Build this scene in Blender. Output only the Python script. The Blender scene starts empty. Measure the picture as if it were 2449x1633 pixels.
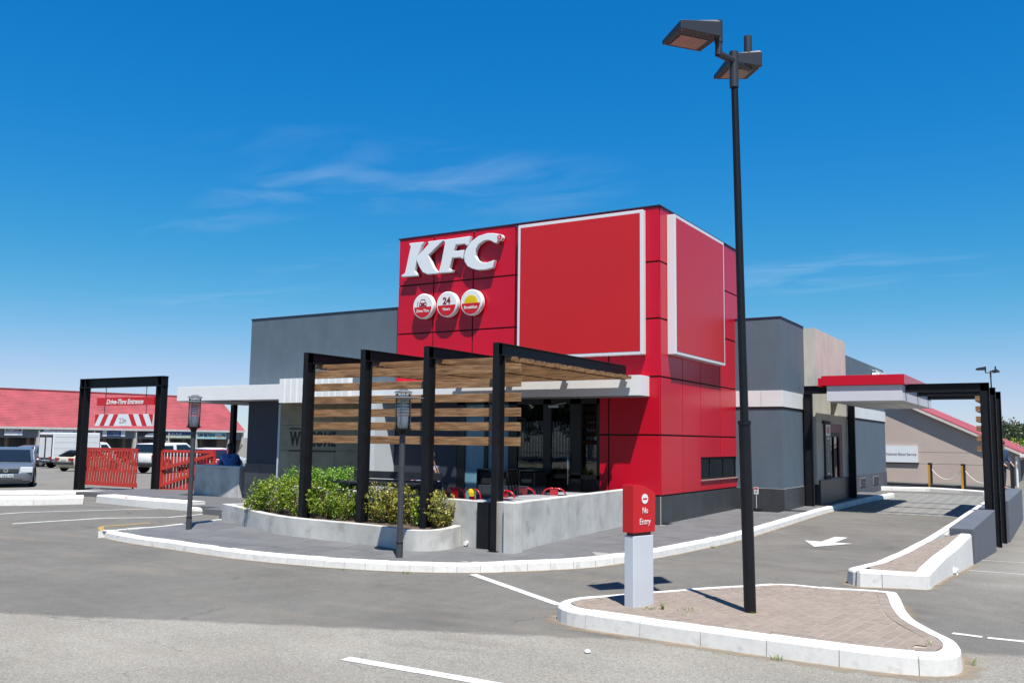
import bpy, bmesh, math, random
from mathutils import Vector, Matrix, Quaternion
random.seed(7)
R = math.radians
scene = bpy.context.scene
col = scene.collection

# ------------------------------------------------------------------ camera
F_PX, PITCH, ROLL, YAW = 2174.35, .1086, .0127, .5496
CAM = Vector((7.0232, -17.2237, 1.62))
IW, IH = 2449.0, 1633.0
_f = Vector((-math.sin(YAW)*math.cos(PITCH), math.cos(YAW)*math.cos(PITCH), math.sin(PITCH)))
_r0 = Vector((math.cos(YAW), math.sin(YAW), 0)); _u0 = _r0.cross(_f)
_r = _r0*math.cos(ROLL) + _u0*math.sin(ROLL); _u = _u0*math.cos(ROLL) - _r0*math.sin(ROLL)
cd = bpy.data.cameras.new('camera'); cam = bpy.data.objects.new('camera', cd); col.objects.link(cam)
m = Matrix((( _r.x, _u.x, -_f.x, CAM.x), (_r.y, _u.y, -_f.y, CAM.y), (_r.z, _u.z, -_f.z, CAM.z), (0, 0, 0, 1)))
cam.matrix_world = m
cd.sensor_width = 36.0; cd.sensor_fit = 'HORIZONTAL'; cd.lens = F_PX/IW*36.0
cd.clip_start = .1; cd.clip_end = 6000
scene.camera = cam

# ------------------------------------------------------------------ sky, sun, exposure
SUN = Vector((.285, -.305, .909)).normalized()
wd = bpy.data.worlds.new('World'); scene.world = wd; wd.use_nodes = True
nt = wd.node_tree; nt.nodes.clear()
def wn(t, **kw):
    n = nt.nodes.new(t)
    for k, v in kw.items(): setattr(n, k, v)
    return n
sky = wn('ShaderNodeTexSky', sky_type='NISHITA', sun_disc=False)
sky.sun_elevation = math.asin(SUN.z); sky.sun_rotation = math.atan2(SUN.x, SUN.y)
sky.altitude = 1400; sky.air_density = 1.0; sky.dust_density = 0.0; sky.ozone_density = 4.0
hs = wn('ShaderNodeHueSaturation'); hs.inputs['Saturation'].default_value = 1.22
hs.inputs['Hue'].default_value = .497; hs.inputs['Value'].default_value = 1.0
bg = wn('ShaderNodeBackground'); bg.inputs['Strength'].default_value = .115
out = wn('ShaderNodeOutputWorld')
# thin cirrus over the whole sky: stretched noise on the view direction
tc = wn('ShaderNodeTexCoord'); sp = wn('ShaderNodeSeparateXYZ')
nt.links.new(tc.outputs['Generated'], sp.inputs[0])
zc = wn('ShaderNodeMath', operation='MAXIMUM'); nt.links.new(sp.outputs[2], zc.inputs[0]); zc.inputs[1].default_value = .06
dx = wn('ShaderNodeMath', operation='DIVIDE'); nt.links.new(sp.outputs[0], dx.inputs[0]); nt.links.new(zc.outputs[0], dx.inputs[1])
dy = wn('ShaderNodeMath', operation='DIVIDE'); nt.links.new(sp.outputs[1], dy.inputs[0]); nt.links.new(zc.outputs[0], dy.inputs[1])
cb = wn('ShaderNodeCombineXYZ'); nt.links.new(dx.outputs[0], cb.inputs[0]); nt.links.new(dy.outputs[0], cb.inputs[1])
mp = wn('ShaderNodeMapping'); mp.inputs['Rotation'].default_value = (0, 0, R(60)); mp.inputs['Scale'].default_value = (.62, 1.25, 1); mp.inputs['Location'].default_value = (2.1, .4, 0)
nt.links.new(cb.outputs[0], mp.inputs[0])
n1 = wn('ShaderNodeTexNoise'); n1.inputs['Scale'].default_value = .55; n1.inputs['Detail'].default_value = 2
n2 = wn('ShaderNodeTexNoise'); n2.inputs['Scale'].default_value = 3.0; n2.inputs['Detail'].default_value = 9; n2.inputs['Distortion'].default_value = .7
nt.links.new(mp.outputs[0], n1.inputs['Vector']); nt.links.new(mp.outputs[0], n2.inputs['Vector'])
r1 = wn('ShaderNodeMapRange'); r1.inputs[1].default_value = .56; r1.inputs[2].default_value = .72; nt.links.new(n1.outputs[0], r1.inputs[0])
r2 = wn('ShaderNodeMapRange'); r2.inputs[1].default_value = .42; r2.inputs[2].default_value = .85; nt.links.new(n2.outputs[0], r2.inputs[0])
mm = wn('ShaderNodeMath', operation='MULTIPLY'); nt.links.new(r1.outputs[0], mm.inputs[0]); nt.links.new(r2.outputs[0], mm.inputs[1])
m2 = wn('ShaderNodeMath', operation='MULTIPLY'); nt.links.new(mm.outputs[0], m2.inputs[0]); hf = wn('ShaderNodeMapRange'); hf.inputs[1].default_value = .07; hf.inputs[2].default_value = .2; hf.inputs[4].default_value = .24; nt.links.new(sp.outputs[2], hf.inputs[0]); nt.links.new(hf.outputs[0], m2.inputs[1])
mx = wn('ShaderNodeMixRGB'); mx.inputs[2].default_value = (4.3, 4.7, 5.3, 1)
# clear dry-air grade of the whole sky (deep polarised blue overhead, pale blue at the horizon)
K_ = .115*2**.97
sc1 = wn('ShaderNodeVectorMath', operation='SCALE'); sc1.inputs['Scale'].default_value = .115*2**.35
cv = wn('ShaderNodeRGBCurve'); cm = cv.mapping; cm.use_clip = True
for c_, pts_ in ((0, ((.06, .006), (.09, .016), (.2, .085), (.36, .245), (.55, .42), (.85, .56), (1, .6))), (1, ((.2, .19), (.28, .25), (.46, .38), (.70, .52), (1, .655))), (2, ((.48, .57), (.6, .645), (.88, .73), (1, .79)))):
    q_ = cm.curves[c_]; q_.points[0].location = (0, 0); q_.points[1].location = pts_[-1]
    for a_ in pts_[:-1]: q_.points.new(*a_)
cm.update()
sc2 = wn('ShaderNodeVectorMath', operation='SCALE'); sc2.inputs['Scale'].default_value = 1/K_
nt.links.new(sky.outputs[0], hs.inputs['Color']); nt.links.new(hs.outputs[0], sc1.inputs[0]); nt.links.new(sc1.outputs[0], cv.inputs['Color']); nt.links.new(cv.outputs[0], sc2.inputs[0]); nt.links.new(sc2.outputs[0], mx.inputs[1]); nt.links.new(m2.outputs[0], mx.inputs[0])
nt.links.new(mx.outputs[0], bg.inputs['Color']); nt.links.new(bg.outputs[0], out.inputs[0])
sd = bpy.data.lights.new('sun', 'SUN'); sd.energy = 4.6; sd.angle = R(.53); sd.color = (1, .965, .91)
so = bpy.data.objects.new('sun', sd); col.objects.link(so)
so.rotation_euler = SUN.to_track_quat('Z', 'Y').to_euler(); so.location = (0, 0, 40)
vs = scene.view_settings; vs.view_transform = 'Standard'; vs.look = 'None'; vs.exposure = 0.97; vs.gamma = 1; vs.use_curve_mapping = False

# ------------------------------------------------------------------ ground level and pixel -> place
def ss(a, b, x):
    t = min(1., max(0., (x-a)/(b-a))); return t*t*(3-2*t)
def clamp(v, a, b): return max(a, min(b, v))
def base0(x, y):
    if y >= 0: b = .008*min(y, 30)*ss(-25, -10, x)
    elif y > -4.8: b = .004*y
    elif y > -6.2: b = -.0192 + .065*(y+4.8)
    else: b = -.1102
    if y < -24: b += .08*min(11., -24-y)
    return b + .012*clamp(x+11, -14, 0) + .016*clamp(x+25, -50, 0) - .13
def gnd(x, y):
    return base0(x, y) - .062*max(0., min(y, 10.5)+4.3)*ss(4.85, 5.35, x)*(1-ss(18, 29, y))
def pav(x, y): return base0(x, y) + .13
def ray(u, v): return _f + _r*((u-IW/2)/F_PX) + _u*((IH/2-v)/F_PX)
def onz(u, v, z): d = ray(u, v); return CAM + d*((z-CAM.z)/d.z)
def ony(u, v, y): d = ray(u, v); return CAM + d*((y-CAM.y)/d.y)
def onx(u, v, x): d = ray(u, v); return CAM + d*((x-CAM.x)/d.x)
def at(u, v, h=0., g=gnd):          # photo pixel of something standing on the ground -> its place
    z = -.1
    for i in range(60):
        p = onz(u, v, z); z = .5*z + .5*(g(p.x, p.y)+h)
    p = onz(u, v, z); return p
def hz(u, v, p):                     # height of the point seen at pixel (u, v) straight above p
    d = ray(u, v); a = Vector((p[0]-CAM.x, p[1]-CAM.y)); d2 = Vector((d.x, d.y)); s = a.dot(d2)/d2.dot(d2)
    return CAM.z + d.z*s

# ------------------------------------------------------------------ materials
MATS = {}
ALB = .79
def mat(name, c, rough=.6, var=.12, scale=3., bump=0., bscale=60., metal=0., spec=.5, coat=0., rnd=0., streak=0., tint=None, emit=0., detail=5., bdist=.01):
    if name in MATS: return MATS[name]
    m = bpy.data.materials.new(name); m.use_nodes = True; t = m.node_tree; N = t.nodes; L = t.links
    b = N['Principled BSDF']; b.inputs['Roughness'].default_value = rough; b.inputs['Metallic'].default_value = metal
    b.inputs['Specular IOR Level'].default_value = spec; b.inputs['Coat Weight'].default_value = coat; b.inputs['Coat Roughness'].default_value = .06
    tc = N.new('ShaderNodeTexCoord'); geo = N.new('ShaderNodeNewGeometry')
    src = geo.outputs['Position']
    no = N.new('ShaderNodeTexNoise'); no.inputs['Scale'].default_value = scale; no.inputs['Detail'].default_value = detail; no.inputs['Roughness'].default_value = .6
    if streak:
        mp = N.new('ShaderNodeMapping'); mp.inputs['Scale'].default_value = (streak, streak, 1); L.new(src, mp.inputs[0]); L.new(mp.outputs[0], no.inputs['Vector'])
    else: L.new(src, no.inputs['Vector'])
    mr = N.new('ShaderNodeMapRange'); mr.inputs[1].default_value = .3; mr.inputs[2].default_value = .7; mr.inputs[3].default_value = 1-var; mr.inputs[4].default_value = 1+var
    L.new(no.outputs[0], mr.inputs[0]); val = mr.outputs[0]
    if rnd:
        oi = N.new('ShaderNodeObjectInfo'); m3 = N.new('ShaderNodeMapRange'); m3.inputs[3].default_value = 1-rnd; m3.inputs[4].default_value = 1+rnd
        L.new(oi.outputs['Random'], m3.inputs[0]); mu = N.new('ShaderNodeMath'); mu.operation = 'MULTIPLY'; L.new(val, mu.inputs[0]); L.new(m3.outputs[0], mu.inputs[1]); val = mu.outputs[0]
    vm = N.new('ShaderNodeVectorMath'); vm.operation = 'SCALE'; vm.inputs[0].default_value = [k*ALB for k in c[:3]]; L.new(val, vm.inputs['Scale'])
    cs = vm.outputs[0]
    if tint:
        n3 = N.new('ShaderNodeTexNoise'); n3.inputs['Scale'].default_value = tint[1]; n3.inputs['Detail'].default_value = 6
        L.new(src, n3.inputs['Vector'])
        m4 = N.new('ShaderNodeMapRange'); m4.inputs[1].default_value = tint[2]; m4.inputs[2].default_value = tint[2]+.18; m4.inputs[4].default_value = tint[3]
        L.new(n3.outputs[0], m4.inputs[0]); mi = N.new('ShaderNodeMixRGB'); L.new(m4.outputs[0], mi.inputs[0]); L.new(cs, mi.inputs[1]); mi.inputs[2].default_value = (*[k*ALB for k in tint[0]], 1); cs = mi.outputs[0]
    L.new(cs, b.inputs['Base Color'])
    if bump:
        nb = N.new('ShaderNodeTexNoise'); nb.inputs['Scale'].default_value = bscale; nb.inputs['Detail'].default_value = 4; L.new(src, nb.inputs['Vector'])
        bp = N.new('ShaderNodeBump'); bp.inputs['Strength'].default_value = bump; bp.inputs['Distance'].default_value = bdist; L.new(nb.outputs[0], bp.inputs['Height']); L.new(bp.outputs[0], b.inputs['Normal'])
    MATS[name] = m
    return m
def glass(name, c=(.6, .65, .65), refl=1.45, rough=.02, dens=.75):
    if name in MATS: return MATS[name]
    m = bpy.data.materials.new(name); m.use_nodes = True; t = m.node_tree; N = t.nodes; L = t.links; N.clear()
    o = N.new('ShaderNodeOutputMaterial'); tr = N.new('ShaderNodeBsdfTransparent'); tr.inputs[0].default_value = (*[k*dens for k in c], 1)
    gl = N.new('ShaderNodeBsdfGlossy'); gl.inputs['Roughness'].default_value = rough; fr = N.new('ShaderNodeFresnel'); fr.inputs[0].default_value = refl
    ad = N.new('ShaderNodeMath'); ad.operation = 'ADD'; ad.inputs[1].default_value = .05; L.new(fr.outputs[0], ad.inputs[0])
    mi = N.new('ShaderNodeMixShader'); L.new(ad.outputs[0], mi.inputs[0]); L.new(tr.outputs[0], mi.inputs[1]); L.new(gl.outputs[0], mi.inputs[2]); L.new(mi.outputs[0], o.inputs[0])
    MATS[name] = m
    return m

RED = mat('red_panel', (.56, .002, .020), .30, .05, .8, spec=.45, rnd=.05, bump=.03, bscale=2.2, bdist=.02, tint=((.42, .012, .03), 1.1, .62, .35))
REDS = mat('red_sign', (.56, .006, .012), .38, .03, 1.)
REDP = mat('red_paint', (.50, .035, .02), .45, .08, 6.)
WHITE = mat('white_paint', (.78, .78, .77), .45, .03, 2.)
WHITES = mat('white_letter', (.74, .77, .79), .35, .02, 2.)
WKERB = mat('kerb_paint', (.72, .705, .665), .75, .09, 7., bump=.12, bscale=30, tint=((.25, .235, .21), 7., .58, .55), rnd=.04)
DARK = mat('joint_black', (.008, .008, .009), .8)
STEEL = mat('black_steel', (.009, .0095, .012), .5, .25, 5., spec=.22, bump=.05, bscale=90)
GREY = mat('grey_render', (.088, .126, .162), .75, .09, 1.3, bump=.12, bscale=120, streak=2.6, tint=((.13, .165, .195), 2.3, .60, .3))
GREYF = mat('grey_render_dark', (.075, .082, .10), .8, .12, 1.6, bump=.1, bscale=120)
NAVY = mat('navy_render', (.028, .034, .055), .7, .12, 1.6)
TILEP = mat('plinth_tile', (.045, .05, .055), .45, .15, 3., rnd=.08)
GROUT = mat('grout', (.36, .36, .34), .9)
CONC = mat('concrete', (.53, .52, .485), .85, .22, 1.5, bump=.3, bscale=45, streak=1.6, tint=((.27, .255, .215), 2.9, .56, .6))
CONCL = mat('concrete_pale', (.50, .49, .43), .85, .12, 1.6, bump=.15, bscale=45, streak=2.)
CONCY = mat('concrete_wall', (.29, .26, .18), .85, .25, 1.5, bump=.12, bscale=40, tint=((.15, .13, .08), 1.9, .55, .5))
WOODM = bpy.data.materials.new('stained_wood')
TILE = mat('paving_tile', (.135, .135, .137), .7, .12, 2.2, bump=.1, bscale=80, rnd=.10)
PAVER = mat('brick_paver', (.265, .215, .175), .85, .1, 14., bump=.35, bscale=90, rnd=.07)
SAND = mat('joint_sand', (.40, .345, .275), .95, .2, 20.)
SOIL = mat('soil', (.09, .06, .04), .95, .3, 12., bump=.8, bscale=30)
PAINTL = mat('road_paint', (.62, .62, .59), .8, .12, 9., tint=((.26, .255, .24), 16., .55, .75), bump=.3, bscale=90)
YELLOWL = mat('yellow_road_paint', (.42, .25, .06), .8, .2, 9., tint=((.2, .19, .17), 9., .5, .6))
GLASS = glass('shop_glass'); CGLASS = glass('car_glass', (.25, .28, .3), 1.5)
def wood():
    m = WOODM; m.use_nodes = True; t = m.node_tree; N = t.nodes; L = t.links; b = N['Principled BSDF']; b.inputs['Roughness'].default_value = .6
    tc = N.new('ShaderNodeTexCoord'); mp = N.new('ShaderNodeMapping'); mp.inputs['Scale'].default_value = (1.3, 9, 16)
    oi = N.new('ShaderNodeObjectInfo'); cx = N.new('ShaderNodeVectorMath'); cx.operation = 'ADD'
    ge = N.new('ShaderNodeNewGeometry'); sc = N.new('ShaderNodeVectorMath'); sc.operation = 'SCALE'; sc.inputs[0].default_value = (9, 3, 7); L.new(oi.outputs['Random'], sc.inputs['Scale'])
    L.new(ge.outputs['Position'], mp.inputs[0]); L.new(mp.outputs[0], cx.inputs[0]); L.new(sc.outputs[0], cx.inputs[1])
    n = N.new('ShaderNodeTexNoise'); n.inputs['Scale'].default_value = 2.2; n.inputs['Detail'].default_value = 7; n.inputs['Distortion'].default_value = .6; L.new(cx.outputs[0], n.inputs['Vector'])
    cr = N.new('ShaderNodeValToRGB'); e = cr.color_ramp.elements; e[0].position = .25; e[0].color = (.07, .034, .014, 1); e[1].position = .75; e[1].color = (.35, .20, .095, 1)
    k = cr.color_ramp.elements.new(.5); k.color = (.21, .11, .047, 1)
    L.new(n.outputs[0], cr.inputs[0]); L.new(cr.outputs[0], b.inputs['Base Color'])
    bp = N.new('ShaderNodeBump'); bp.inputs['Strength'].default_value = .2; bp.inputs['Distance'].default_value = .01; L.new(n.outputs[0], bp.inputs['Height']); L.new(bp.outputs[0], b.inputs['Normal'])
wood(); WOOD = WOODM

# ------------------------------------------------------------------ builders
ORG = {}
def link(o, parent=None):
    col.objects.link(o)
    if parent is not None: o.parent = parent
    return o
def tag(o, label=None, cat=None, group=None, kind=None):
    if label: o['label'] = label
    if cat: o['category'] = cat
    if group: o['group'] = group
    if kind: o['kind'] = kind
    return o
def thing(name, label=None, cat=None, loc=(0, 0, 0), rz=0., group=None, kind=None):
    o = bpy.data.objects.new(name, None); o.empty_display_size = .2; col.objects.link(o)
    o.location = loc; o.rotation_euler = (0, 0, rz); ORG[o] = Vector(loc)
    return tag(o, label, cat, group, kind)
class MB:
    def __init__(s): s.v = []; s.f = []; s.m = []; s.cm = 0
    def add(s, vs, fs):
        n = len(s.v); s.v += [Vector(p) for p in vs]; s.f += [[i+n for i in f] for f in fs]; s.m += [s.cm]*len(fs); return s
    def box(s, x0, x1, y0, y1, z0, z1):
        return s.add([(x0, y0, z0), (x1, y0, z0), (x1, y1, z0), (x0, y1, z0), (x0, y0, z1), (x1, y0, z1), (x1, y1, z1), (x0, y1, z1)],
                     [(0, 3, 2, 1), (4, 5, 6, 7), (0, 1, 5, 4), (1, 2, 6, 5), (2, 3, 7, 6), (3, 0, 4, 7)])
    def beam(s, a, b, w, h, up=(0, 0, 1)):       # box from a to b, w across, h along up
        a = Vector(a); b = Vector(b); d = (b-a).normalized(); up = Vector(up)
        if abs(d.dot(up)) > .99: up = Vector((0, 1, 0))
        x = d.cross(up).normalized()*w/2; y = x.cross(d).normalized()*h/2
        vs = [a-x-y, a+x-y, a+x+y, a-x+y, b-x-y, b+x-y, b+x+y, b-x+y]
        return s.add(vs, [(0, 3, 2, 1), (4, 5, 6, 7), (0, 1, 5, 4), (1, 2, 6, 5), (2, 3, 7, 6), (3, 0, 4, 7)])
    def prism(s, poly, d):                        # poly: 3D points of a flat face, d: extrusion vector
        n = len(poly); d = Vector(d); p = [Vector(q) for q in poly]
        return s.add(p+[q+d for q in p], [tuple(range(n-1, -1, -1)), tuple(range(n, 2*n))]+[(i, (i+1) % n, n+(i+1) % n, n+i) for i in range(n)])
    def face(s, pts): return s.add(pts, [tuple(range(len(pts)))])
    def tube(s, pts, r, n=8, r2=None, cap=True):
        pts = [Vector(p) for p in pts]; rr = r2 if r2 is not None else r; N = len(pts); base = len(s.v); vs = []; fs = []
        ref = None
        for i, p in enumerate(pts):
            d = (pts[min(i+1, N-1)]-pts[max(i-1, 0)]).normalized()
            if ref is None: ref = Vector((0, 0, 1)) if abs(d.z) < .9 else Vector((1, 0, 0))
            x = d.cross(ref).normalized(); y = d.cross(x).normalized(); ref = -y if False else ref
            q = r+(rr-r)*i/max(1, N-1)
            vs += [p+x*math.cos(2*math.pi*k/n)*q+y*math.sin(2*math.pi*k/n)*q for k in range(n)]
        for i in range(N-1):
            fs += [(i*n+k, i*n+(k+1) % n, (i+1)*n+(k+1) % n, (i+1)*n+k) for k in range(n)]
        if cap: fs += [tuple(range(n-1, -1, -1)), tuple((N-1)*n+k for k in range(n))]
        return s.add(vs, fs)
    def lathe(s, prof, c=(0, 0, 0), n=16, axis='z'):  # prof: (r, h)
        c = Vector(c); vs = []; fs = []
        for r, h in prof:
            for k in range(n):
                a = 2*math.pi*k/n; q = (r*math.cos(a), r*math.sin(a), h)
                if axis == 'y': q = (q[0], q[2], q[1])
                if axis == 'x': q = (q[2], q[0], q[1])
                vs.append(c+Vector(q))
        for i in range(len(prof)-1):
            fs += [(i*n+k, i*n+(k+1) % n, (i+1)*n+(k+1) % n, (i+1)*n+k) for k in range(n)]
        fs += [tuple(range(n-1, -1, -1)), tuple((len(prof)-1)*n+k for k in range(n))]
        return s.add(vs, fs)
    def build(s, name, mt, parent=None, bevel=0., smooth=False, local=False, at=None, seg=2):
        me = bpy.data.meshes.new(name); o = bpy.data.objects.new(name, me)
        if parent is not None: off = Vector((0, 0, 0)) if local else ORG[parent]; ORG[o] = ORG[parent]
        else:
            if at is None:
                xs = [p.x for p in s.v]; ys = [p.y for p in s.v]; at = ((min(xs)+max(xs))/2, (min(ys)+max(ys))/2, min(p.z for p in s.v))
            off = Vector(at); o.location = off; ORG[o] = off
        me.from_pydata([tuple(p-off) for p in s.v], [], s.f)
        ms = mt if isinstance(mt, (list, tuple)) else [mt]
        for k in ms: me.materials.append(k)
        if len(ms) > 1: me.polygons.foreach_set('material_index', s.m)
        bm = bmesh.new(); bm.from_mesh(me); bmesh.ops.recalc_face_normals(bm, faces=bm.faces[:]); bm.to_mesh(me); bm.free()
        if smooth: me.polygons.foreach_set('use_smooth', [True]*len(me.polygons))
        me.update(); link(o, parent)
        if bevel:
            b = o.modifiers.new('bevel', 'BEVEL'); b.width = bevel; b.segments = seg; b.limit_method = 'ANGLE'; b.angle_limit = R(40)
        return o
def bx(name, x0, x1, y0, y1, z0, z1, mt, parent=None, bevel=0.): return MB().box(x0, x1, y0, y1, z0, z1).build(name, mt, parent, bevel)
def text(name, s, mt, parent, o, ux, uz, h, width=None, depth=.004, shear=0., bold=0., align='CENTER', base=True):
    """lettering standing on a surface: o = centre bottom (world), ux = reading direction, uz = up, h = cap height"""
    cu = bpy.data.curves.new(name, 'FONT'); cu.body = s; cu.size = 1.; cu.align_x = align; cu.shear = shear; cu.offset = bold; cu.extrude = .5; cu.space_line = .95
    t = bpy.data.objects.new(name, cu); col.objects.link(t)
    dg = bpy.context.evaluated_depsgraph_get(); dg.update()
    me = bpy.data.meshes.new_from_object(t.evaluated_get(dg)); bpy.data.objects.remove(t); bpy.data.curves.remove(cu)
    me.name = name
    ux = Vector(ux).normalized(); uz = Vector(uz).normalized(); n = ux.cross(uz)
    xs = [v.co.x for v in me.vertices]; w = max(xs)-min(xs); k = h/.69; kx = k if width is None else width/w
    xc = (max(xs)+min(xs))/2 if align == 'CENTER' else 0
    off = ORG[parent] if parent is not None else Vector(o)
    for v in me.vertices:
        v.co = Vector(o) + ux*((v.co.x-xc)*kx) + uz*(v.co.y*k) + n*((v.co.z+.5)*depth) - off
    me.materials.clear(); me.materials.append(mt)
    ob = bpy.data.objects.new(name, me); link(ob, parent); ORG[ob] = off
    if parent is None: ob.location = off
    return ob
def catmull(pts, closed=False, n=8):
    P = [Vector(p) for p in pts]; out = []; N = len(P)
    for i in range(N if closed else N-1):
        g = lambda j: P[j % N] if closed else P[clamp(j, 0, N-1)]
        p0, p1, p2, p3 = g(i-1), g(i), g(i+1), g(i+2)
        for k in range(n):
            t = k/n; out.append(.5*((2*p1)+(p2-p0)*t+(2*p0-5*p1+4*p2-p3)*t*t+(3*p1-p0-3*p2+p3)*t**3))
    if not closed: out.append(P[-1])
    return out
def resample(path, step, closed=False):
    p = [Vector((q[0], q[1])) for q in path]
    if closed: p.append(p[0])
    L = [0.]
    for i in range(len(p)-1): L.append(L[-1]+(p[i+1]-p[i]).length)
    def f(s):
        s = clamp(s, 0, L[-1])
        for i in range(len(L)-1):
            if s <= L[i+1] or i == len(L)-2:
                d = L[i+1]-L[i]; t = (s-L[i])/d if d > 1e-9 else 0
                return p[i].lerp(p[i+1], t), (p[i+1]-p[i]).normalized()
    return f, L[-1]
def clip_half(poly, a, n):            # keep the side where (p-a).n >= 0
    o = []
    for i in range(len(poly)):
        p, q = poly[i], poly[(i+1) % len(poly)]; dp = (p-a).dot(n); dq = (q-a).dot(n)
        if dp >= 0: o.append(p)
        if dp*dq < 0: o.append(p+(q-p)*(dp/(dp-dq)))
    return o
def inside(pt, poly):
    c = False; j = len(poly)-1
    for i in range(len(poly)):
        a, b = poly[i], poly[j]
        if (a.y > pt.y) != (b.y > pt.y) and pt.x < (b.x-a.x)*(pt.y-a.y)/(b.y-a.y)+a.x: c = not c
        j = i
    return c
def kerb(name, path, closed, width, side, step, top, label=None, gap=.007):
    """kerb stones along path (outer foot line); side = +1 when the raised side lies left of the path"""
    k = thing(name, kind='structure', loc=(path[0][0], path[0][1], gnd(path[0][0], path[0][1])))
    f, L = resample(path, step, closed); n = max(1, round(L/step)); s = 0; i = 0; inner = []
    bounds = [L*j/n for j in range(n+1)]
    for j in range(n):
        a, b = bounds[j]+gap/2, bounds[j+1]-gap/2; mb = MB(); rings = []; K = max(2, int((b-a)/.12)+1)
        jz = random.uniform(-.004, .004)
        for q in range(K):
            p, t = f(a+(b-a)*q/(K-1)); nv = Vector((-t.y, t.x))*side
            zt = top(p.x+nv.x*width, p.y+nv.y*width)+jz; zb = gnd(p.x, p.y)-.06
            lean = .02
            prof = [(0, zb), (lean*.6, zt-.035), (lean+.008, zt-.010), (lean+.03, zt), (width, zt), (width, zt-.14)]
            rings.append([Vector((p.x+nv.x*w, p.y+nv.y*w, z)) for w, z in prof])
        vs = [v for r in rings for v in r]; m_ = len(rings[0]); fs = []
        for q in range(K-1): fs += [(q*m_+e, q*m_+(e+1) % m_, (q+1)*m_+(e+1) % m_, (q+1)*m_+e) for e in range(m_)]
        fs += [tuple(range(m_)), tuple((K-1)*m_+e for e in range(m_-1, -1, -1))]
        mb.add(vs, fs).build('kerb_stone', WKERB, k)
    # mortar seen in the joints
    mb = MB(); K = max(4, int(L/.12)); vs = []; fs = []
    for q in range(K+1):
        p, t = f(L*q/K); nv = Vector((-t.y, t.x))*side; zt = top(p.x+nv.x*width, p.y+nv.y*width)-.008; zb = gnd(p.x, p.y)-.06
        vs += [Vector((p.x+nv.x*w, p.y+nv.y*w, z)) for w, z in ((.012, zb), (.030, zt-.02), (.045, zt), (width-.01, zt))]
    for q in range(K): fs += [(q*4+e, q*4+e+1, q*4+5+e, q*4+4+e) for e in range(3)]
    mb.add(vs, fs).build('mortar', mat('kerb_mortar', (.42, .41, .39), .9, .2, 20.), k)
    return k
def pavers(name, poly, lx, ly, ang, bond, mt, zf, parent, gap=.006, th=.05, centre=(0, 0), jmat=None, jdrop=.006, lim=None, jit=.0015):
    """paving units inside a 2D outline, cut along its edges"""
    poly = [Vector((p[0], p[1])) for p in poly]
    area = sum(poly[i-1].x*poly[i].y-poly[i].x*poly[i-1].y for i in range(len(poly)))
    if area < 0: poly.reverse()
    ca, sa = math.cos(ang), math.sin(ang); c = Vector(centre)
    tr = lambda a, b: Vector((c.x+a*ca-b*sa, c.y+a*sa+b*ca))
    rad = max((p-c).length for p in poly)+lx; nx = int(rad/lx)+1; ny = int(rad/ly)+1
    jm = MB(); cnt = 0; shared = {}
    for j in range(-ny, ny+1):
        for i in range(-nx, nx+1):
            x0 = (i+(bond if j % 2 else 0))*lx; y0 = j*ly
            cell = [tr(x0, y0), tr(x0+lx, y0), tr(x0+lx, y0+ly), tr(x0, y0+ly)]
            ins = [inside(p, poly) for p in cell]
            if not any(ins) and not inside(tr(x0+lx/2, y0+ly/2), poly): continue
            g = gap/2; q = [tr(x0+g, y0+g), tr(x0+lx-g, y0+g), tr(x0+lx-g, y0+ly-g), tr(x0+g, y0+ly-g)]
            full = cell
            if not all(ins):
                cc = tr(x0+lx/2, y0+ly/2); rr = math.hypot(lx, ly)*.62
                for k in range(len(poly)):
                    a, b = poly[k-1], poly[k]; e = b-a
                    if e.length < 1e-6: continue
                    t = clamp((cc-a).dot(e)/e.length_squared, 0, 1)
                    if (a+e*t-cc).length < rr:
                        nn = Vector((-e.y, e.x)).normalized(); q = clip_half(q, a, nn) if q else q; full = clip_half(full, a, nn) if full else full
            if len(full) >= 3: jm.face([(p.x, p.y, zf(p.x, p.y)-jdrop) for p in full])
            if len(q) < 3: continue
            ar = abs(sum(q[k-1].x*q[k].y-q[k].x*q[k-1].y for k in range(len(q))))/2
            if ar < lx*ly*.08: continue
            dz = random.uniform(-jit, jit); cc = sum(q, Vector((0, 0)))/len(q)
            b = MB(); top = [Vector((p.x, p.y, zf(p.x, p.y)+dz)) for p in q]
            b.prism(top, (0, 0, -th)).build(name, mt, parent); cnt += 1
    jm.build('joint_bed', jmat or SAND, parent)
    return cnt
def drape(name, poly_rows, mt, dz=.004, kind='structure', g=gnd):
    """thin painted sheet following the ground; poly_rows: list of (left, right) 2D pairs"""
    b = MB(); vs = []; fs = []
    for a, c in poly_rows:
        vs += [Vector((a[0], a[1], g(a[0], a[1])+dz)), Vector((c[0], c[1], g(c[0], c[1])+dz))]
    fs = [(2*i, 2*i+1, 2*i+3, 2*i+2) for i in range(len(poly_rows)-1)]
    o = b.add(vs, fs).build(name, mt); tag(o, kind=kind); return o
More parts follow.
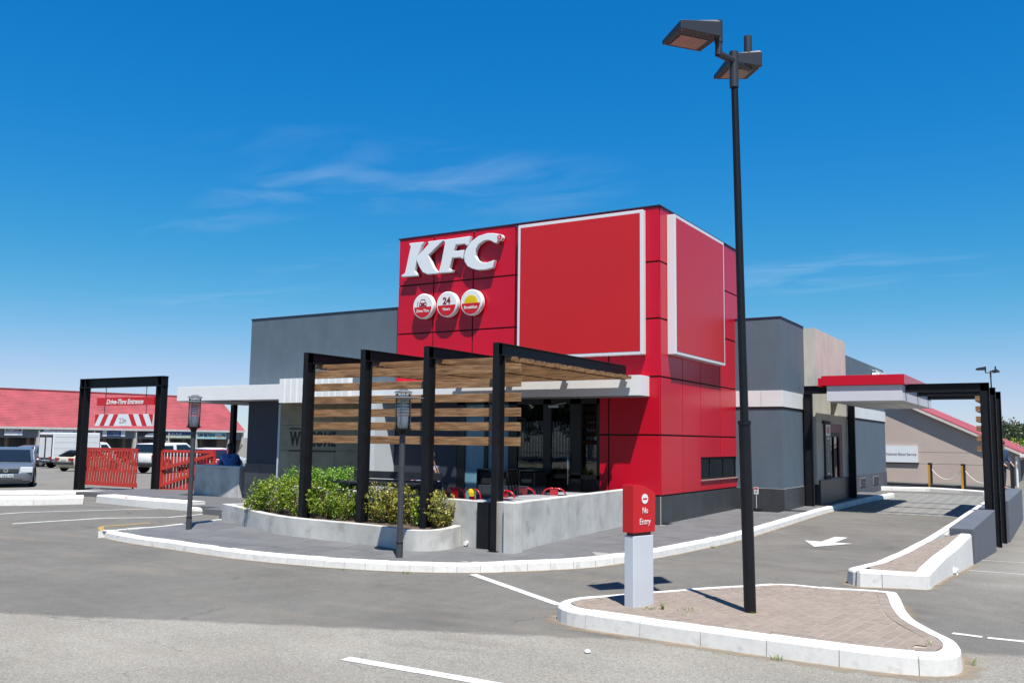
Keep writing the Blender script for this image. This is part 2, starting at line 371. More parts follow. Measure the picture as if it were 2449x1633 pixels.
def dust(name, path, w, side, closed=False):
    m = MATS.get('gutter_dust')
    if not m:
        m = bpy.data.materials.new('gutter_dust'); m.use_nodes = True; t = m.node_tree; N = t.nodes; L = t.links; b = N['Principled BSDF']; b.inputs['Roughness'].default_value = .95; b.inputs['Base Color'].default_value = (.25, .195, .135, 1)
        g = N.new('ShaderNodeNewGeometry'); n = N.new('ShaderNodeTexNoise'); n.inputs['Scale'].default_value = 5; n.inputs['Detail'].default_value = 8; n.inputs['Roughness'].default_value = .7; L.new(g.outputs['Position'], n.inputs['Vector'])
        uv = N.new('ShaderNodeUVMap'); sp_ = N.new('ShaderNodeSeparateXYZ'); L.new(uv.outputs[0], sp_.inputs[0])
        ad = N.new('ShaderNodeMath'); ad.operation = 'SUBTRACT'; L.new(n.outputs[0], ad.inputs[0]); mu = N.new('ShaderNodeMath'); mu.operation = 'MULTIPLY'; mu.inputs[1].default_value = .5; L.new(sp_.outputs[1], mu.inputs[0]); L.new(mu.outputs[0], ad.inputs[1])
        r = N.new('ShaderNodeMapRange'); r.inputs[1].default_value = .12; r.inputs[2].default_value = .5; r.inputs[4].default_value = .85; L.new(ad.outputs[0], r.inputs[0]); L.new(r.outputs[0], b.inputs['Alpha']); MATS['gutter_dust'] = m
    f, Lg = resample(path, .2, closed); n = max(4, int(Lg/.15)); me = bpy.data.meshes.new(name); vs = []; uvs = []
    for k in range(n+1):
        p, t = f(Lg*k/n); nv = Vector((-t.y, t.x))*side
        for q in (-.02, w*.5, w): c = p-nv*q; vs.append((c.x, c.y, gnd(c.x, c.y)+.0045)); uvs.append((k, max(0, q/w)))
    fs = [(3*k+e, 3*k+e+1, 3*k+4+e, 3*k+3+e) for k in range(n) for e in range(2)]; me.from_pydata(vs, [], fs); ul = me.uv_layers.new(name='UVMap')
    for l in me.loops: ul.data[l.index].uv = uvs[l.vertex_index]
    me.materials.append(m); o = bpy.data.objects.new(name, me); col.objects.link(o); tag(o, kind='structure'); ORG[o] = Vector((0, 0, 0)); return o
def stripe(name, a, b, w, mt=None, n=None, g=gnd):
    a = Vector((a[0], a[1])); b = Vector((b[0], b[1])); d = (b-a).normalized(); nv = Vector((-d.y, d.x))*w/2; L = (b-a).length; n = n or max(2, int(L/.3))
    return drape(name, [((a+(b-a)*i/n+nv), (a+(b-a)*i/n-nv)) for i in range(n+1)], mt or PAINTL, g=g)
# ================================================================== GROUND AND PAVING
def asphalt():
    m = bpy.data.materials.new('asphalt'); m.use_nodes = True; t = m.node_tree; N = t.nodes; L = t.links; b = N['Principled BSDF']
    b.inputs['Roughness'].default_value = .88; b.inputs['Specular IOR Level'].default_value = .3
    g = N.new('ShaderNodeNewGeometry'); P = g.outputs['Position']
    def noise(sc, det=4, src=P, rough=.55):
        n = N.new('ShaderNodeTexNoise'); n.inputs['Scale'].default_value = sc; n.inputs['Detail'].default_value = det; n.inputs['Roughness'].default_value = rough; L.new(src, n.inputs['Vector']); return n.outputs[0]
    def rng(v, a, b_, c, d):
        r = N.new('ShaderNodeMapRange'); r.inputs[1].default_value = a; r.inputs[2].default_value = b_; r.inputs[3].default_value = c; r.inputs[4].default_value = d; L.new(v, r.inputs[0]); return r.outputs[0]
    def mth(op, a, b_):
        n = N.new('ShaderNodeMath'); n.operation = op
        for k, q in ((0, a), (1, b_)):
            if isinstance(q, (int, float)): n.inputs[k].default_value = q
            else: L.new(q, n.inputs[k])
        return n.outputs[0]
    # seam between the newer dark drive and the older worn car park: a straight line laid on the ground
    A, B = at(0, 1466), at(1250, 1518)
    d = Vector((B.x-A.x, B.y-A.y)).normalized(); nv = Vector((d.y, -d.x))      # towards the camera
    dp = N.new('ShaderNodeVectorMath'); dp.operation = 'DOT_PRODUCT'; L.new(P, dp.inputs[0]); dp.inputs[1].default_value = (nv.x, nv.y, 0)
    wob = rng(noise(6, 3), .3, .7, -.05, .05)
    dist = mth('ADD', mth('SUBTRACT', dp.outputs['Value'], A.x*nv.x+A.y*nv.y), wob)
    mask = rng(dist, -.06, .07, 0, 1)
    sp = N.new('ShaderNodeSeparateXYZ'); L.new(P, sp.inputs[0])
    far = rng(sp.outputs[0], -22., -16., 1, 0)                # the old car park to the left is worn too
    rgt = mth('MULTIPLY', rng(sp.outputs[0], 5.2, 6.2, 0, .75), rng(sp.outputs[1], -5.5, -3.2, 0, 1))      # worn lower parking on the right
    mask = mth('MAXIMUM', mth('MAXIMUM', mask, mth('MULTIPLY', far, .35)), rgt)
    vo = N.new('ShaderNodeTexVoronoi'); vo.inputs['Scale'].default_value = 62; L.new(P, vo.inputs['Vector'])
    speck = rng(vo.outputs['Color'], 0, 1, .74, 1.26)
    fine = rng(noise(70, 4), .3, .7, .7, 1.3)
    big = rng(noise(.55, 5), .3, .7, .86, 1.14); mid = rng(noise(4.5, 5), .3, .7, .92, 1.08)
    def colr(c, var):
        v = N.new('ShaderNodeVectorMath'); v.operation = 'SCALE'; v.inputs[0].default_value = c; L.new(var, v.inputs['Scale']); return v.outputs[0]
    dark = colr((.116, .110, .098), mth('MULTIPLY', mth('MULTIPLY', big, mid), fine))
    light = colr((.212, .199, .172), mth('MULTIPLY', mth('MULTIPLY', big, speck), fine))
    mix = N.new('ShaderNodeMixRGB'); L.new(mask, mix.inputs[0]); L.new(dark, mix.inputs[1]); L.new(light, mix.inputs[2]); c = mix.outputs[0]
    # dust, scuffs and oil spots
    mp = N.new('ShaderNodeMapping'); mp.inputs['Scale'].default_value = (.35, 1.6, 1); mp.inputs['Rotation'].default_value = (0, 0, R(12)); L.new(P, mp.inputs[0])
    du = rng(noise(1.3, 5, mp.outputs[0]), .5, .72, 0, .38); m2 = N.new('ShaderNodeMixRGB'); L.new(du, m2.inputs[0]); L.new(c, m2.inputs[1]); m2.inputs[2].default_value = (.185, .155, .122, 1); c = m2.outputs[0]
    vs_ = N.new('ShaderNodeTexVoronoi'); vs_.inputs['Scale'].default_value = 2.6; vs_.inputs['Randomness'].default_value = 1; mp2 = N.new('ShaderNodeMapping'); mp2.inputs['Scale'].default_value = (1, 1.8, 1); mp2.inputs['Rotation'].default_value = (0, 0, R(30)); L.new(P, mp2.inputs[0]); L.new(mp2.outputs[0], vs_.inputs['Vector'])
    spot = mth('MULTIPLY', rng(vs_.outputs['Distance'], .03, .085, 1, 0), rng(vs_.outputs['Color'], .55, .7, 0, .6))
    m3 = N.new('ShaderNodeMixRGB'); L.new(spot, m3.inputs[0]); L.new(c, m3.inputs[1]); m3.inputs[2].default_value = (.03, .028, .026, 1); c = m3.outputs[0]
    st = mth('MULTIPLY', rng(noise(.42, 4), .56, .70, 0, 1), rng(noise(2.4, 5, mp.outputs[0]), .42, .68, 0, .55))
    m5 = N.new('ShaderNodeMixRGB'); L.new(st, m5.inputs[0]); L.new(c, m5.inputs[1]); m5.inputs[2].default_value = (.055, .052, .048, 1); c = m5.outputs[0]
    # hairline cracks
    cr = N.new('ShaderNodeTexVoronoi'); cr.feature = 'DISTANCE_TO_EDGE'; cr.inputs['Scale'].default_value = .35
    wv = N.new('ShaderNodeTexNoise'); wv.inputs['Scale'].default_value = 1.6; wv.inputs['Detail'].default_value = 6; L.new(P, wv.inputs['Vector'])
    ad = N.new('ShaderNodeVectorMath'); ad.operation = 'ADD'; L.new(P, ad.inputs[0]); L.new(wv.outputs['Color'], ad.inputs[1]); L.new(ad.outputs[0], cr.inputs['Vector'])
    ck = mth('MULTIPLY', rng(cr.outputs['Distance'], .002, .006, 1, 0), rng(noise(.8, 2), .5, .62, 0, .55))
    m4 = N.new('ShaderNodeMixRGB'); L.new(ck, m4.inputs[0]); L.new(c, m4.inputs[1]); m4.inputs[2].default_value = (.045, .042, .038, 1); c = m4.outputs[0]
    L.new(c, b.inputs['Base Color'])
    hgt = mth('ADD', mth('MULTIPLY', vo.outputs['Distance'], mth('ADD', mth('MULTIPLY', mask, 1.2), .25)), mth('MULTIPLY', noise(160, 3), .6))
    bp = N.new('ShaderNodeBump'); bp.inputs['Strength'].default_value = .55; bp.inputs['Distance'].default_value = .008; L.new(hgt, bp.inputs['Height']); L.new(bp.outputs[0], b.inputs['Normal'])
    return m
ASPH = asphalt()
def lin(a, b, n): return [a+(b-a)*i/n for i in range(n)]
GX = [-3500, -900, -400, -200, -130, -90] + lin(-75, -25, 20) + lin(-25, -11, 28) + lin(-11, 4.75, 32) + [4.75, 4.85, 4.95, 5.02, 5.1, 5.18, 5.25, 5.35, 5.5, 6, 7, 8] + lin(9, 30, 14) + [30, 45, 70, 120, 300, 900, 3500]
GY = [-3500, -800, -300, -120, -80, -54] + lin(-50, -24, 8) + lin(-24, -6.2, 24) + [-6.2, -5.9, -5.5, -5.1, -4.8, -4.55, -4.3] + lin(-4, 0, 8) + lin(0, 30, 40) + lin(30, 60, 14) + [60, 75, 100, 150, 260, 500, 1200, 4500]
mb = MB(); vs_ = [(x, y, gnd(x, y)) for y in GY for x in GX]; w = len(GX)
mb.add(vs_, [(j*w+i, j*w+i+1, (j+1)*w+i+1, (j+1)*w+i) for j in range(len(GY)-1) for i in range(w-1)])
tag(mb.build('ground', ASPH, at=(0, 0, 0)), kind='structure')

def ccw(p):
    a = sum(p[i-1][0]*p[i][1]-p[i][0]*p[i-1][1] for i in range(len(p)))
    return p if a > 0 else p[::-1]
def inset(path, w, side, closed):
    o = []; n = len(path)
    for i in range(n):
        a = path[(i-1) % n] if closed or i > 0 else path[i]; b = path[(i+1) % n] if closed or i < n-1 else path[i]
        t = (Vector((b[0], b[1]))-Vector((a[0], a[1]))).normalized(); o.append(Vector((path[i][0]-t.y*side*w, path[i][1]+t.x*side*w)))
    return o
xy = lambda p: Vector((p.x, p.y))
P_ = lambda x, y: pav(x, y)

# --- main pavement round the corner of the restaurant
foot = [at(u, v) for u, v in [(300, 1297), (400, 1312), (500, 1327), (600, 1340), (800, 1358), (1000, 1368), (1200, 1368), (1400, 1358), (1500, 1345.5), (1568, 1335), (1692, 1310), (1775, 1290), (1863, 1263), (1973, 1228), (2078, 1201), (2140, 1189)]]
back = [at(u, v, .13, base0) for u, v in [(590, 1233), (530, 1240), (400, 1254), (300, 1262), (258, 1267)]]
tip = [at(243, 1284)]
kpath = catmull([xy(p) for p in back+tip+foot], False, 6)
KW = .15
kerb('kerb', kpath, False, KW, 1, .335, P_)
inn = inset(kpath, KW+.004, 1, False)
far_end = Vector((.9, 19.6))
# tiles: the walk outside the patio wall
walk = inn + [Vector((1.12, inn[-1].y)), Vector((1.12, 4.9)), Vector((0., 4.9)), Vector((0., 0.)), Vector((-.6, 0.)), Vector((-.6, -4.6)), Vector((-7.2, -4.0)), Vector((-8.6, -3.3))]
pv = thing('pavement', kind='structure', loc=(0, -6, -.1))
npv = pavers('paving_tile', walk, .5, .5, 0, .0, TILE, P_, pv, gap=.009, centre=(.12, -.1), jmat=mat('tile_grout', (.30, .295, .28), .9), jdrop=.0025, jit=.001)
# patio floor
mb = MB(); 
for i in range(14):
    for j in range(11):
        x0, x1 = -7.4+i*.5, -6.9+i*.5; y0, y1 = -4.95+j*.46, -4.49+j*.46
        mb.face([(x0, y0, P_(x0, y0)), (x1, y0, P_(x1, y0)), (x1, y1, P_(x1, y1)), (x0, y1, P_(x0, y1))])
tag(mb.build('patio_floor', TILE), kind='structure')
# left walk in front of the wing
mb = MB(); lw = [Vector(q) for q in ((-19.0, 2.4), (-19.0, -.1), (-16.6, -.5), (-13.2, -.95), (-11.4, -1.9), (-9.4, -2.9), (-7.4, -3.9), (-7.4, .4), (-12.2, .4), (-12.2, 5), (-19, 5))]
xs_ = sorted(set([-19+i*.6 for i in range(21)])); 
for i in range(20):
    for j in range(17):
        q = [Vector((-19+i*.6, -4+j*.55)), Vector((-18.4+i*.6, -4+j*.55)), Vector((-18.4+i*.6, -3.45+j*.55)), Vector((-19+i*.6, -3.45+j*.55))]
        if all(inside(p, lw) for p in q) or inside(sum(q, Vector((0, 0)))/4, lw): mb.prism([(p.x, p.y, P_(p.x, p.y)-.004) for p in q], (0, 0, -.16))
tag(mb.build('side_walk', TILE), kind='structure')

# --- island with the tall lamp
IK = .15
def itop(x, y): return gnd(x, y)+.17
ip = [at(u, v) for u, v in [(1331, 1478), (1347, 1492), (1400, 1504), (1500, 1520), (1700, 1550), (1900, 1580), (2100, 1607), (2230, 1618), (2292, 1614)]]
ip += [at(u, v, .17) for u, v in [(2302, 1545), (2286, 1527), (2250, 1510), (2195, 1480), (2170, 1453), (2155, 1422), (2130, 1410), (1990, 1401), (1866, 1391), (1740, 1399), (1600, 1408), (1450, 1420), (1372, 1427)]]
ip = ccw(catmull([xy(p) for p in ip], True, 5))
kerb('island_kerb', ip, True, IK, 1, .62, itop)
ii = inset(ip, IK+.004, 1, True)
isl = thing('island_paving', kind='structure', loc=(4.2, -7.6, -.08))
pavers('paver', inset(ip, IK+.115, 1, True), .215, .107, R(83), .5, PAVER, itop, isl, gap=.008, th=.06, centre=(4.2, -7.6), jdrop=.0018, jit=.0012)
cI = sum(ii, Vector((0, 0)))/len(ii); mbb = MB()
for k in range(len(ii)):
    a, b = ii[k-1], ii[k]
    for q in range(8):
        u0, u1 = q/8, (q+1)/8; mbb.face([(c.x, c.y, itop(c.x, c.y)-.011) for c in (cI.lerp(a, u0), cI.lerp(a, u1), cI.lerp(b, u1), cI.lerp(b, u0))] if q else [(c.x, c.y, itop(c.x, c.y)-.011) for c in (cI, cI.lerp(a, u1), cI.lerp(b, u1))])
mbb.build('sand_bed', SAND, isl)
# border course along the kerb
f, L = resample(ii, .2, True); n = int(L/.225); mbj = MB()
for j in range(n):
    a, b = L*j/n+.0035, L*(j+1)/n-.0035; p, t = f(a); q, t2 = f(b); nv = Vector((-t.y, t.x)); nv2 = Vector((-t2.y, t2.x))
    quad = [p, q, q+nv2*.105, p+nv*.105]; dz = random.uniform(-.002, .002)
    MB().prism([(c.x, c.y, itop(c.x, c.y)+dz) for c in quad], (0, 0, -.06)).build('paver', PAVER, isl)
    pa, _ = f(L*j/n); pb, _ = f(L*(j+1)/n); mbj.face([(c.x, c.y, itop(c.x, c.y)-.0055) for c in (pa, pb, pb+nv2*.118, pa+nv*.118)])
mbj.build('joint_bed', SAND, isl)

# --- divider between the lane and the lower parking (right)
def rtop(x, y): return base0(x, y)+.2
la = [at(u, v, .2, base0) for u, v in [(2352, 1197), (2316, 1218), (2275, 1245), (2200, 1290), (2140, 1320), (2085, 1342)]]
lb = [at(u, v) for u, v in [(2023, 1394), (2046, 1403), (2226, 1411)]]
rp = [xy(p) for p in la] + [xy(p) for p in lb] + [Vector((5.44, -2.6)), Vector((5.46, -1.2)), Vector((5.46, 1.05))]
kerb('divider_kerb', rp, False, .18, 1, .9, rtop)
ri = inset(rp, .185, 1, False)
dv = thing('divider_paving', kind='structure', loc=(5, -2, 0))
pav_poly = [p for p in ri if p.y < 2.2 ]
pavers('paver', pav_poly, .215, .107, R(80), .5, PAVER, rtop, dv, gap=.008, th=.06, centre=(5, -2), jdrop=.0018, jit=.0012)
# verge behind the divider kerb, under the low walls
MB().prism([(4.93, 1., .04), (5.09, 1., .04), (5.09, 19., .12), (4.93, 19., .12)], (0, 0, -.5)).build('divider_verge', CONC)['kind'] = 'structure'

# --- low white kerbs at the left entrance
def lk(name, pts, w, h, step=1.):
    q = [xy(at(u, v)) for u, v in pts]; return kerb(name, q, False, w, 1, step, lambda x, y: base0(x, y)+h)
lk('entrance_kerb', [(-40, 1211), (0, 1209), (100, 1207.5), (199, 1205)], .9, .20)
lk('entrance_kerb', [(229, 1201), (321, 1211), (400, 1217), (445, 1221)], .5, .20)
lk('entrance_kerb', [(448, 1221), (470, 1222), (530, 1224), (590, 1225)], .5, .09)
lk('entrance_kerb', [(-60, 1183.5), (0, 1183.5), (120, 1183), (250, 1183), (372, 1183)], .9, .10, 1.)

# --- lane end: kerb, far kerb
lk('lane_end_kerb', [(2060, 1172), (2120, 1172.5), (2220, 1175), (2300, 1180), (2352, 1184)], .25, .14)
# --- block paving of the drive-thru bay
def blockmat():
    m = bpy.data.materials.new('lane_blocks'); m.use_nodes = True; t = m.node_tree; N = t.nodes; L = t.links; b = N['Principled BSDF']; b.inputs['Roughness'].default_value = .9
    g = N.new('ShaderNodeNewGeometry'); mp = N.new('ShaderNodeMapping'); mp.inputs['Rotation'].default_value = (0, 0, R(45)); L.new(g.outputs['Position'], mp.inputs[0])
    br = N.new('ShaderNodeTexBrick'); br.inputs['Scale'].default_value = 1; br.inputs['Brick Width'].default_value = .45; br.inputs['Row Height'].default_value = .22; br.inputs['Mortar Size'].default_value = .018
    br.inputs['Color1'].default_value = (.105, .103, .098, 1); br.inputs['Color2'].default_value = (.14, .136, .128, 1); br.inputs['Mortar'].default_value = (.27, .26, .23, 1); L.new(mp.outputs[0], br.inputs['Vector']); L.new(br.outputs[0], b.inputs['Base Color']); return m
BLK = blockmat()
drape('lane_paving', [((1.28-.0*i+.1, 7.2+i*.6), (4.74, 7.2+i*.6)) for i in range(17)], BLK)

# --- painted markings
stripe('road_marking', xy(at(1131, 1373)), xy(at(1338, 1446)), .12)
stripe('road_marking', xy(at(826, 1574)), xy(at(1010, 1606)), .13); stripe('road_marking', xy(at(1012, 1606)), xy(at(1210, 1641)), .13)
stripe('road_marking', xy(at(2278, 1514)), xy(at(2349, 1523)), .09); stripe('road_marking', xy(at(2362, 1525)), xy(at(2560, 1545)), .09)
stripe('road_marking', xy(at(2330, 1338)), xy(at(2560, 1352)), .08); stripe('road_marking', xy(at(2300, 1362)), xy(at(2560, 1382)), .08)
stripe('road_marking', xy(at(0, 1229)), xy(at(375, 1216)), .1); stripe('road_marking', xy(at(30, 1252)), xy(at(401, 1237)), .1); stripe('road_marking', xy(at(401, 1237)), xy(at(532, 1225)), .1)
yl = catmull([xy(at(u, v)) for u, v in [(360, 1250), (300, 1255), (262, 1257), (243, 1260), (243, 1266), (258, 1271)]], False, 6)
drape('yellow_marking', [(p, q) for p, q in zip(inset(yl, .05, 1, False), inset(yl, .05, -1, False))], YELLOWL)
def arrow(cx_, cy_, ang, s=1.):
    pts = [(-.6, -.09), (-.6, .09), (.15, .09), (.15, .32), (.85, 0), (.15, -.32), (.15, -.09)]; c, n = math.cos(ang), math.sin(ang)
    P2 = [Vector((cx_+s*(x*c-y*n), cy_+s*(x*n+y*c))) for x, y in pts]
    tag(MB().face([(p.x, p.y, gnd(p.x, p.y)+.009) for p in P2]).build('arrow_marking', PAINTL), kind='structure')
a0, a1 = xy(at(2018, 1283)), xy(at(1953, 1306)); dd = (a1-a0)
arrow((a0.x+a1.x)/2, (a0.y+a1.y)/2, math.atan2(dd.y, dd.x), 1.3)
stripe('road_marking', (2.9, 9.2), (2.9, 10.4), .14); stripe('road_marking', (4.1, 8.6), (3.7, 8.9), .16)

dust('gutter_dust', ip, .22, 1, True); dust('gutter_dust', kpath[24:], .14, 1); dust('gutter_dust', rp[4:], .16, 1)
# ================================================================== RESTAURANT
rest = thing('restaurant_building', 'drive-thru restaurant with square red corner tower and grey wings', 'restaurant', (-5, 6, 0))
ZS = [.56, 1.77, 2.95, 4.14, 5.32, 6.48]; XS = [-6.8, -5.73, -4.6, -3.46, -2.3, -1.15, 0.]; YS = [0., 1.25, 2.36, 3.7, 4.9]; G_ = .017
tower = MB().box(-6.785, -.035, .032, 5.2, 2.62, 6.44).box(-1.36, -.035, .032, 2.3, -.2, 2.62).box(-1.36, -.035, 2.3, 5.2, -.2, .80).box(-1.36, -.035, 2.3, 5.2, 1.30, 2.62).box(-1.36, -.5, 2.3, 5.2, .8, 1.3).build('tower', DARK, rest)
def panel(x0, x1, z0, z1): bx('cladding_panel', x0+G_, x1-G_, 0., .028, z0+G_, z1-G_, RED, tower, .004)
def panels(y0, y1, z0, z1): bx('cladding_panel', -.03, -.002, max(y0, .03)+G_*.6, y1-G_, z0+G_, z1-G_, RED, tower, .004)
for r in range(2, 5):
    for c in range(6): panel(XS[c], XS[c+1], ZS[r], ZS[r+1])
for z0, z1 in ((ZS[0], ZS[1]), (ZS[1], ZS[2])):
    panel(-1.37, -1.15, z0, z1); panel(-1.15, 0, z0, z1)
for r in range(1, 5):
    for c in range(4): panels(YS[c], YS[c+1] if c < 3 else 5.2 if r > 2 else 4.9, ZS[r], ZS[r+1])
for c in range(4):
    if c < 2: panels(YS[c], YS[c+1], ZS[0], ZS[1])
    else: panels(YS[c], YS[c+1], 1.29, ZS[1]); panels(YS[c], YS[c+1], ZS[0], .81)
MB().box(-6.82, .02, -.02, .10, 6.475, 6.50).box(-.10, .02, .10, 5.22, 6.475, 6.50).build('roof_coping', mat('dark_coping', (.03, .02, .05), .5), rest)
# side of the tower over the wing
for r in range(3, 5): bx('cladding_panel', -6.8, -6.785, .03+G_, 5.2, ZS[r]+G_, ZS[r+1]-G_, RED, tower)
# slot window on the side
w_ = MB().box(-.06, -.03, 2.36, 4.9, .81, .85).box(-.06, -.03, 2.36, 4.9, 1.25, 1.29)
for y in (2.36, 3.02, 3.95, 4.84): w_.box(-.06, -.03, y, y+.06, .85, 1.25)
ww = w_.build('slot_window', STEEL, rest); MB().face([(-.045, 2.4, .85), (-.045, 4.88, .85), (-.045, 4.88, 1.25), (-.045, 2.4, 1.25)]).build('pane', GLASS, ww)
bx('window_sill', -.06, .03, 2.34, 4.9, .785, .808, mat('stone_sill', (.35, .2, .17), .7), ww)
# plinth tiles
pl = bx('plinth', -.6, -.012, -.0, 4.9, -.25, .545, GROUT, rest)
pys = [0., .63, 1.23, 1.89, 2.48, 3.09, 3.71, 4.37, 4.9]
for a, b in zip(pys[:-1], pys[1:]): bx('plinth_tile', -.014, .004, a+.004, b-.004, -.2, .548, TILEP, pl)
bx('plinth_tile', -.6, -.004, -.022, .0, -.2, .548, TILEP, pl)
bx('corner_trim', -.006, .008, -.026, -.001, -.2, .552, mat('trim_steel', (.6, .6, .58), .35, metal=.6), pl)

# --- grey wing left of the tower
WL, WY = -12.05, .2
wing = MB().box(WL, -6.802, WY, 9., 2.60, 4.83).build('wing_wall', GREY, rest)
bx('wing_coping', WL-.02, -6.81, WY-.02, 9.02, 4.832, 4.85, mat('dark_coping', (.03, .02, .05), .5), rest)
bx('lower_wall', WL, -10.93, WY+.02, 9., -.2, 2.6, NAVY, rest)
lp = bx('lower_plinth', WL-.01, -10.93, WY, WY+.5, -.2, .92, GROUT, rest)
for i in range(2):
    for j in range(2): bx('plinth_tile', WL-.012+i*.565+.004, WL+.553+i*.565-.004, WY-.014, WY, -.2+.56*j+(.0 if j else 0)+.004, .36+.56*j-.004, TILEP, lp)
for j in range(2): bx('plinth_tile', WL-.024, WL-.01, WY+.004, WY+.5, -.2+.56*j+.004, .36+.56*j-.004, TILEP, lp)
# main rear body
bx('rear_wall', -12.0, 1.12, 10.9, 19.2, -.2, 4.42, GREY, rest); bx('rear_core', -12.0, .9, 5.2, 10.9, 2.6, 4.40, GREY, rest)
# --- grey block beside the tower
bx('block_wall', -.5, 1.12, 4.9, 7.16, .56, 4.70, GREY, rest)
bx('block_coping', -.5, 1.14, 4.88, 7.16, 4.702, 4.715, mat('dark_coping', (.03, .02, .05), .5), rest)
BAND = mat('white_band', (.70, .71, .70), .6, .05, 2.)
for nm, a in (('band_panel', (.0, .62, 4.876, 4.9)), ('band_panel', (.628, 1.144, 4.876, 4.9)), ('band_panel', (1.12, 1.144, 4.904, 7.14))):
    bx(nm, *a, 2.52, 2.91, BAND, rest, .003)
bx('band_dark_line', -.0, 1.13, 4.888, 4.9, 2.47, 2.517, DARK, rest); bx('band_dark_line', 1.12, 1.13, 4.9, 7.14, 2.47, 2.517, DARK, rest)  # plain black strip along the lower edge of the band
pb = bx('block_plinth', -.5, 1.132, 4.888, 7.16, -.2, .56, GROUT, rest)
for a, b in ((.0, .56), (.564, 1.136)): bx('plinth_tile', a, b, 4.876, 4.89, -.2, .552, TILEP, pb)
for a, b in ((4.892, 5.64), (5.645, 6.39), (6.395, 7.15)): bx('plinth_tile', 1.132, 1.146, a, b, -.2, .552, TILEP, pb)
# far stretch of the side wall
for a, b in ((11.2, 15.2), (15.21, 19.2)): bx('band_panel', 1.12, 1.144, a, b, 2.50, 2.86, BAND, rest)
bx('band_dark_line', 1.12, 1.13, 11.2, 19.2, 2.44, 2.497, DARK, rest)
fp = bx('rear_plinth', .9, 1.136, 11.0, 19.21, -.2, .66, GREYF, rest)
for a, b in ((14.08, 15.08), (16.41, 17.46)):
    v = bx('vent', 1.13, 1.15, a, b, .27, .56, mat('vent_frame', (.22, .22, .22), .5), fp)
    for k in range(6): bx('louvre', 1.15, 1.158, a+.06, b-.06, .295+k*.043, .315+k*.043, DARK, v)
# --- drive-thru window bay
BX = 1.40
bay = MB().box(.7, BX, 7.16, 8.545, .6, 4.67).box(.7, BX, 9.80, 11.0, .6, 4.67).box(.7, BX, 8.545, 9.80, 1.96, 2.44).box(.7, BX, 8.545, 8.87, 2.44, 2.80).box(.7, BX, 8.545, 9.80, 2.80, 4.67).box(.7, BX, 8.545, 9.80, .6, .72).build('bay_wall', CONCL, rest)
bx('bay_plinth', .7, BX+.05, 7.28, 10.95, -.1, .70, mat('bay_plinth', (.025, .027, .035), .4, .1), rest, .006)
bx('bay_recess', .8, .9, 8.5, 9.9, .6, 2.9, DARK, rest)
wn_ = MB().box(BX-.03, BX+.012, 8.545, 9.80, 1.84, 1.96).box(BX-.03, BX+.012, 9.74, 9.80, .72, 1.84).box(BX-.03, BX+.012, 8.545, 8.60, .72, 1.84).box(BX-.03, BX+.012, 9.1, 9.15, .72, 1.84).build('serving_window', STEEL, rest)
MB().face([(BX-.02, 8.58, .72), (BX-.02, 9.76, .72), (BX-.02, 9.76, 1.86), (BX-.02, 8.58, 1.86)]).build('pane', GLASS, wn_)
MB().box(BX, BX+.02, 8.50, 10.18, 1.962, 2.19).box(BX, BX+.02, 9.802, 10.18, .71, 1.962).build('window_surround', mat('maroon_surround', (.20, .012, .022), .5), rest)
# --- white fascia canopy along the front
fa = MB().box(-10.06, -.24, -.46, .19, 2.55, 2.955).build('fascia', WHITE, rest, .004)
bx('fascia_panel', -14.17, -10.07, -.46, 2.0, 2.60, 2.985, WHITE, rest, .004)
SOF = mat('soffit_grey', (.25, .25, .26), .7)
bx('soffit', -14.1, -12.06, -.40, 1.95, 2.57, 2.598, SOF, rest); bx('soffit', -10., -.3, -.42, .15, 2.53, 2.548, SOF, rest)
for k in range(11):      # upright fins of the entrance canopy
    x0 = -10.09+k*.213; MB().prism([(x0, -.47, 2.50), (x0+.207, -.47, 2.50), (x0+.207, -.50, 2.50), (x0+.16, -.585, 2.50), (x0, -.585, 2.50)], (0, 0, .61)).build('fascia_fin', WHITE, fa)
cpx = ony(559, 1000, 1.55).x; bx('canopy_post', cpx-.07, cpx+.07, 1.48, 1.62, -.1, 2.57, STEEL, rest)
# --- entrance under the canopy
bx('entrance_door', -10.93, -10.72, .35, .42, -.02, 2.5, DARK, rest)
bx('door_jamb', -10.74, -10.66, .05, .3, -.02, 2.5, mat('pale_jamb', (.45, .5, .55), .4), rest)
e0, e1 = Vector((-10.66, .08)), Vector((-8.35, .70)); ed = (e1-e0).normalized(); en = Vector((ed.y, -ed.x))
eb = MB(); eb.prism([(e0.x, e0.y, -.02), (e1.x, e1.y, -.02), (e1.x-en.x*.2, e1.y-en.y*.2, -.02), (e0.x-en.x*.2, e0.y-en.y*.2, -.02)], (0, 0, 2.56))
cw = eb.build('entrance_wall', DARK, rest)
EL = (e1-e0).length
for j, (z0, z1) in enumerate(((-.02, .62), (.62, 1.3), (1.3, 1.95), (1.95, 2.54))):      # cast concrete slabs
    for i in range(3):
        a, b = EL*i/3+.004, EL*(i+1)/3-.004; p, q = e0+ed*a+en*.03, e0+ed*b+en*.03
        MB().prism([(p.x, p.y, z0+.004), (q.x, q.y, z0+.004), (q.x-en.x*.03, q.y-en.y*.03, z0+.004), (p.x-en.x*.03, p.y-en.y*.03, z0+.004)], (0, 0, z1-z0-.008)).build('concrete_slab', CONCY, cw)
o_ = e0+ed*(EL*.40)+en*.032; BLK_ = mat('letter_black', (.008, .008, .008), .5)
text('welcome_lettering', 'WELCOME', BLK_, cw, (o_.x, o_.y, 1.42), (ed.x, ed.y, 0), (0, 0, 1), .36, 1.32, .012, bold=.02)
for z in (1.29, 1.86):
    p, q = o_-ed*.68, o_+ed*.68; MB().beam((p.x, p.y, z), (q.x, q.y, z), .02, .035).build('welcome_bar', BLK_, cw)
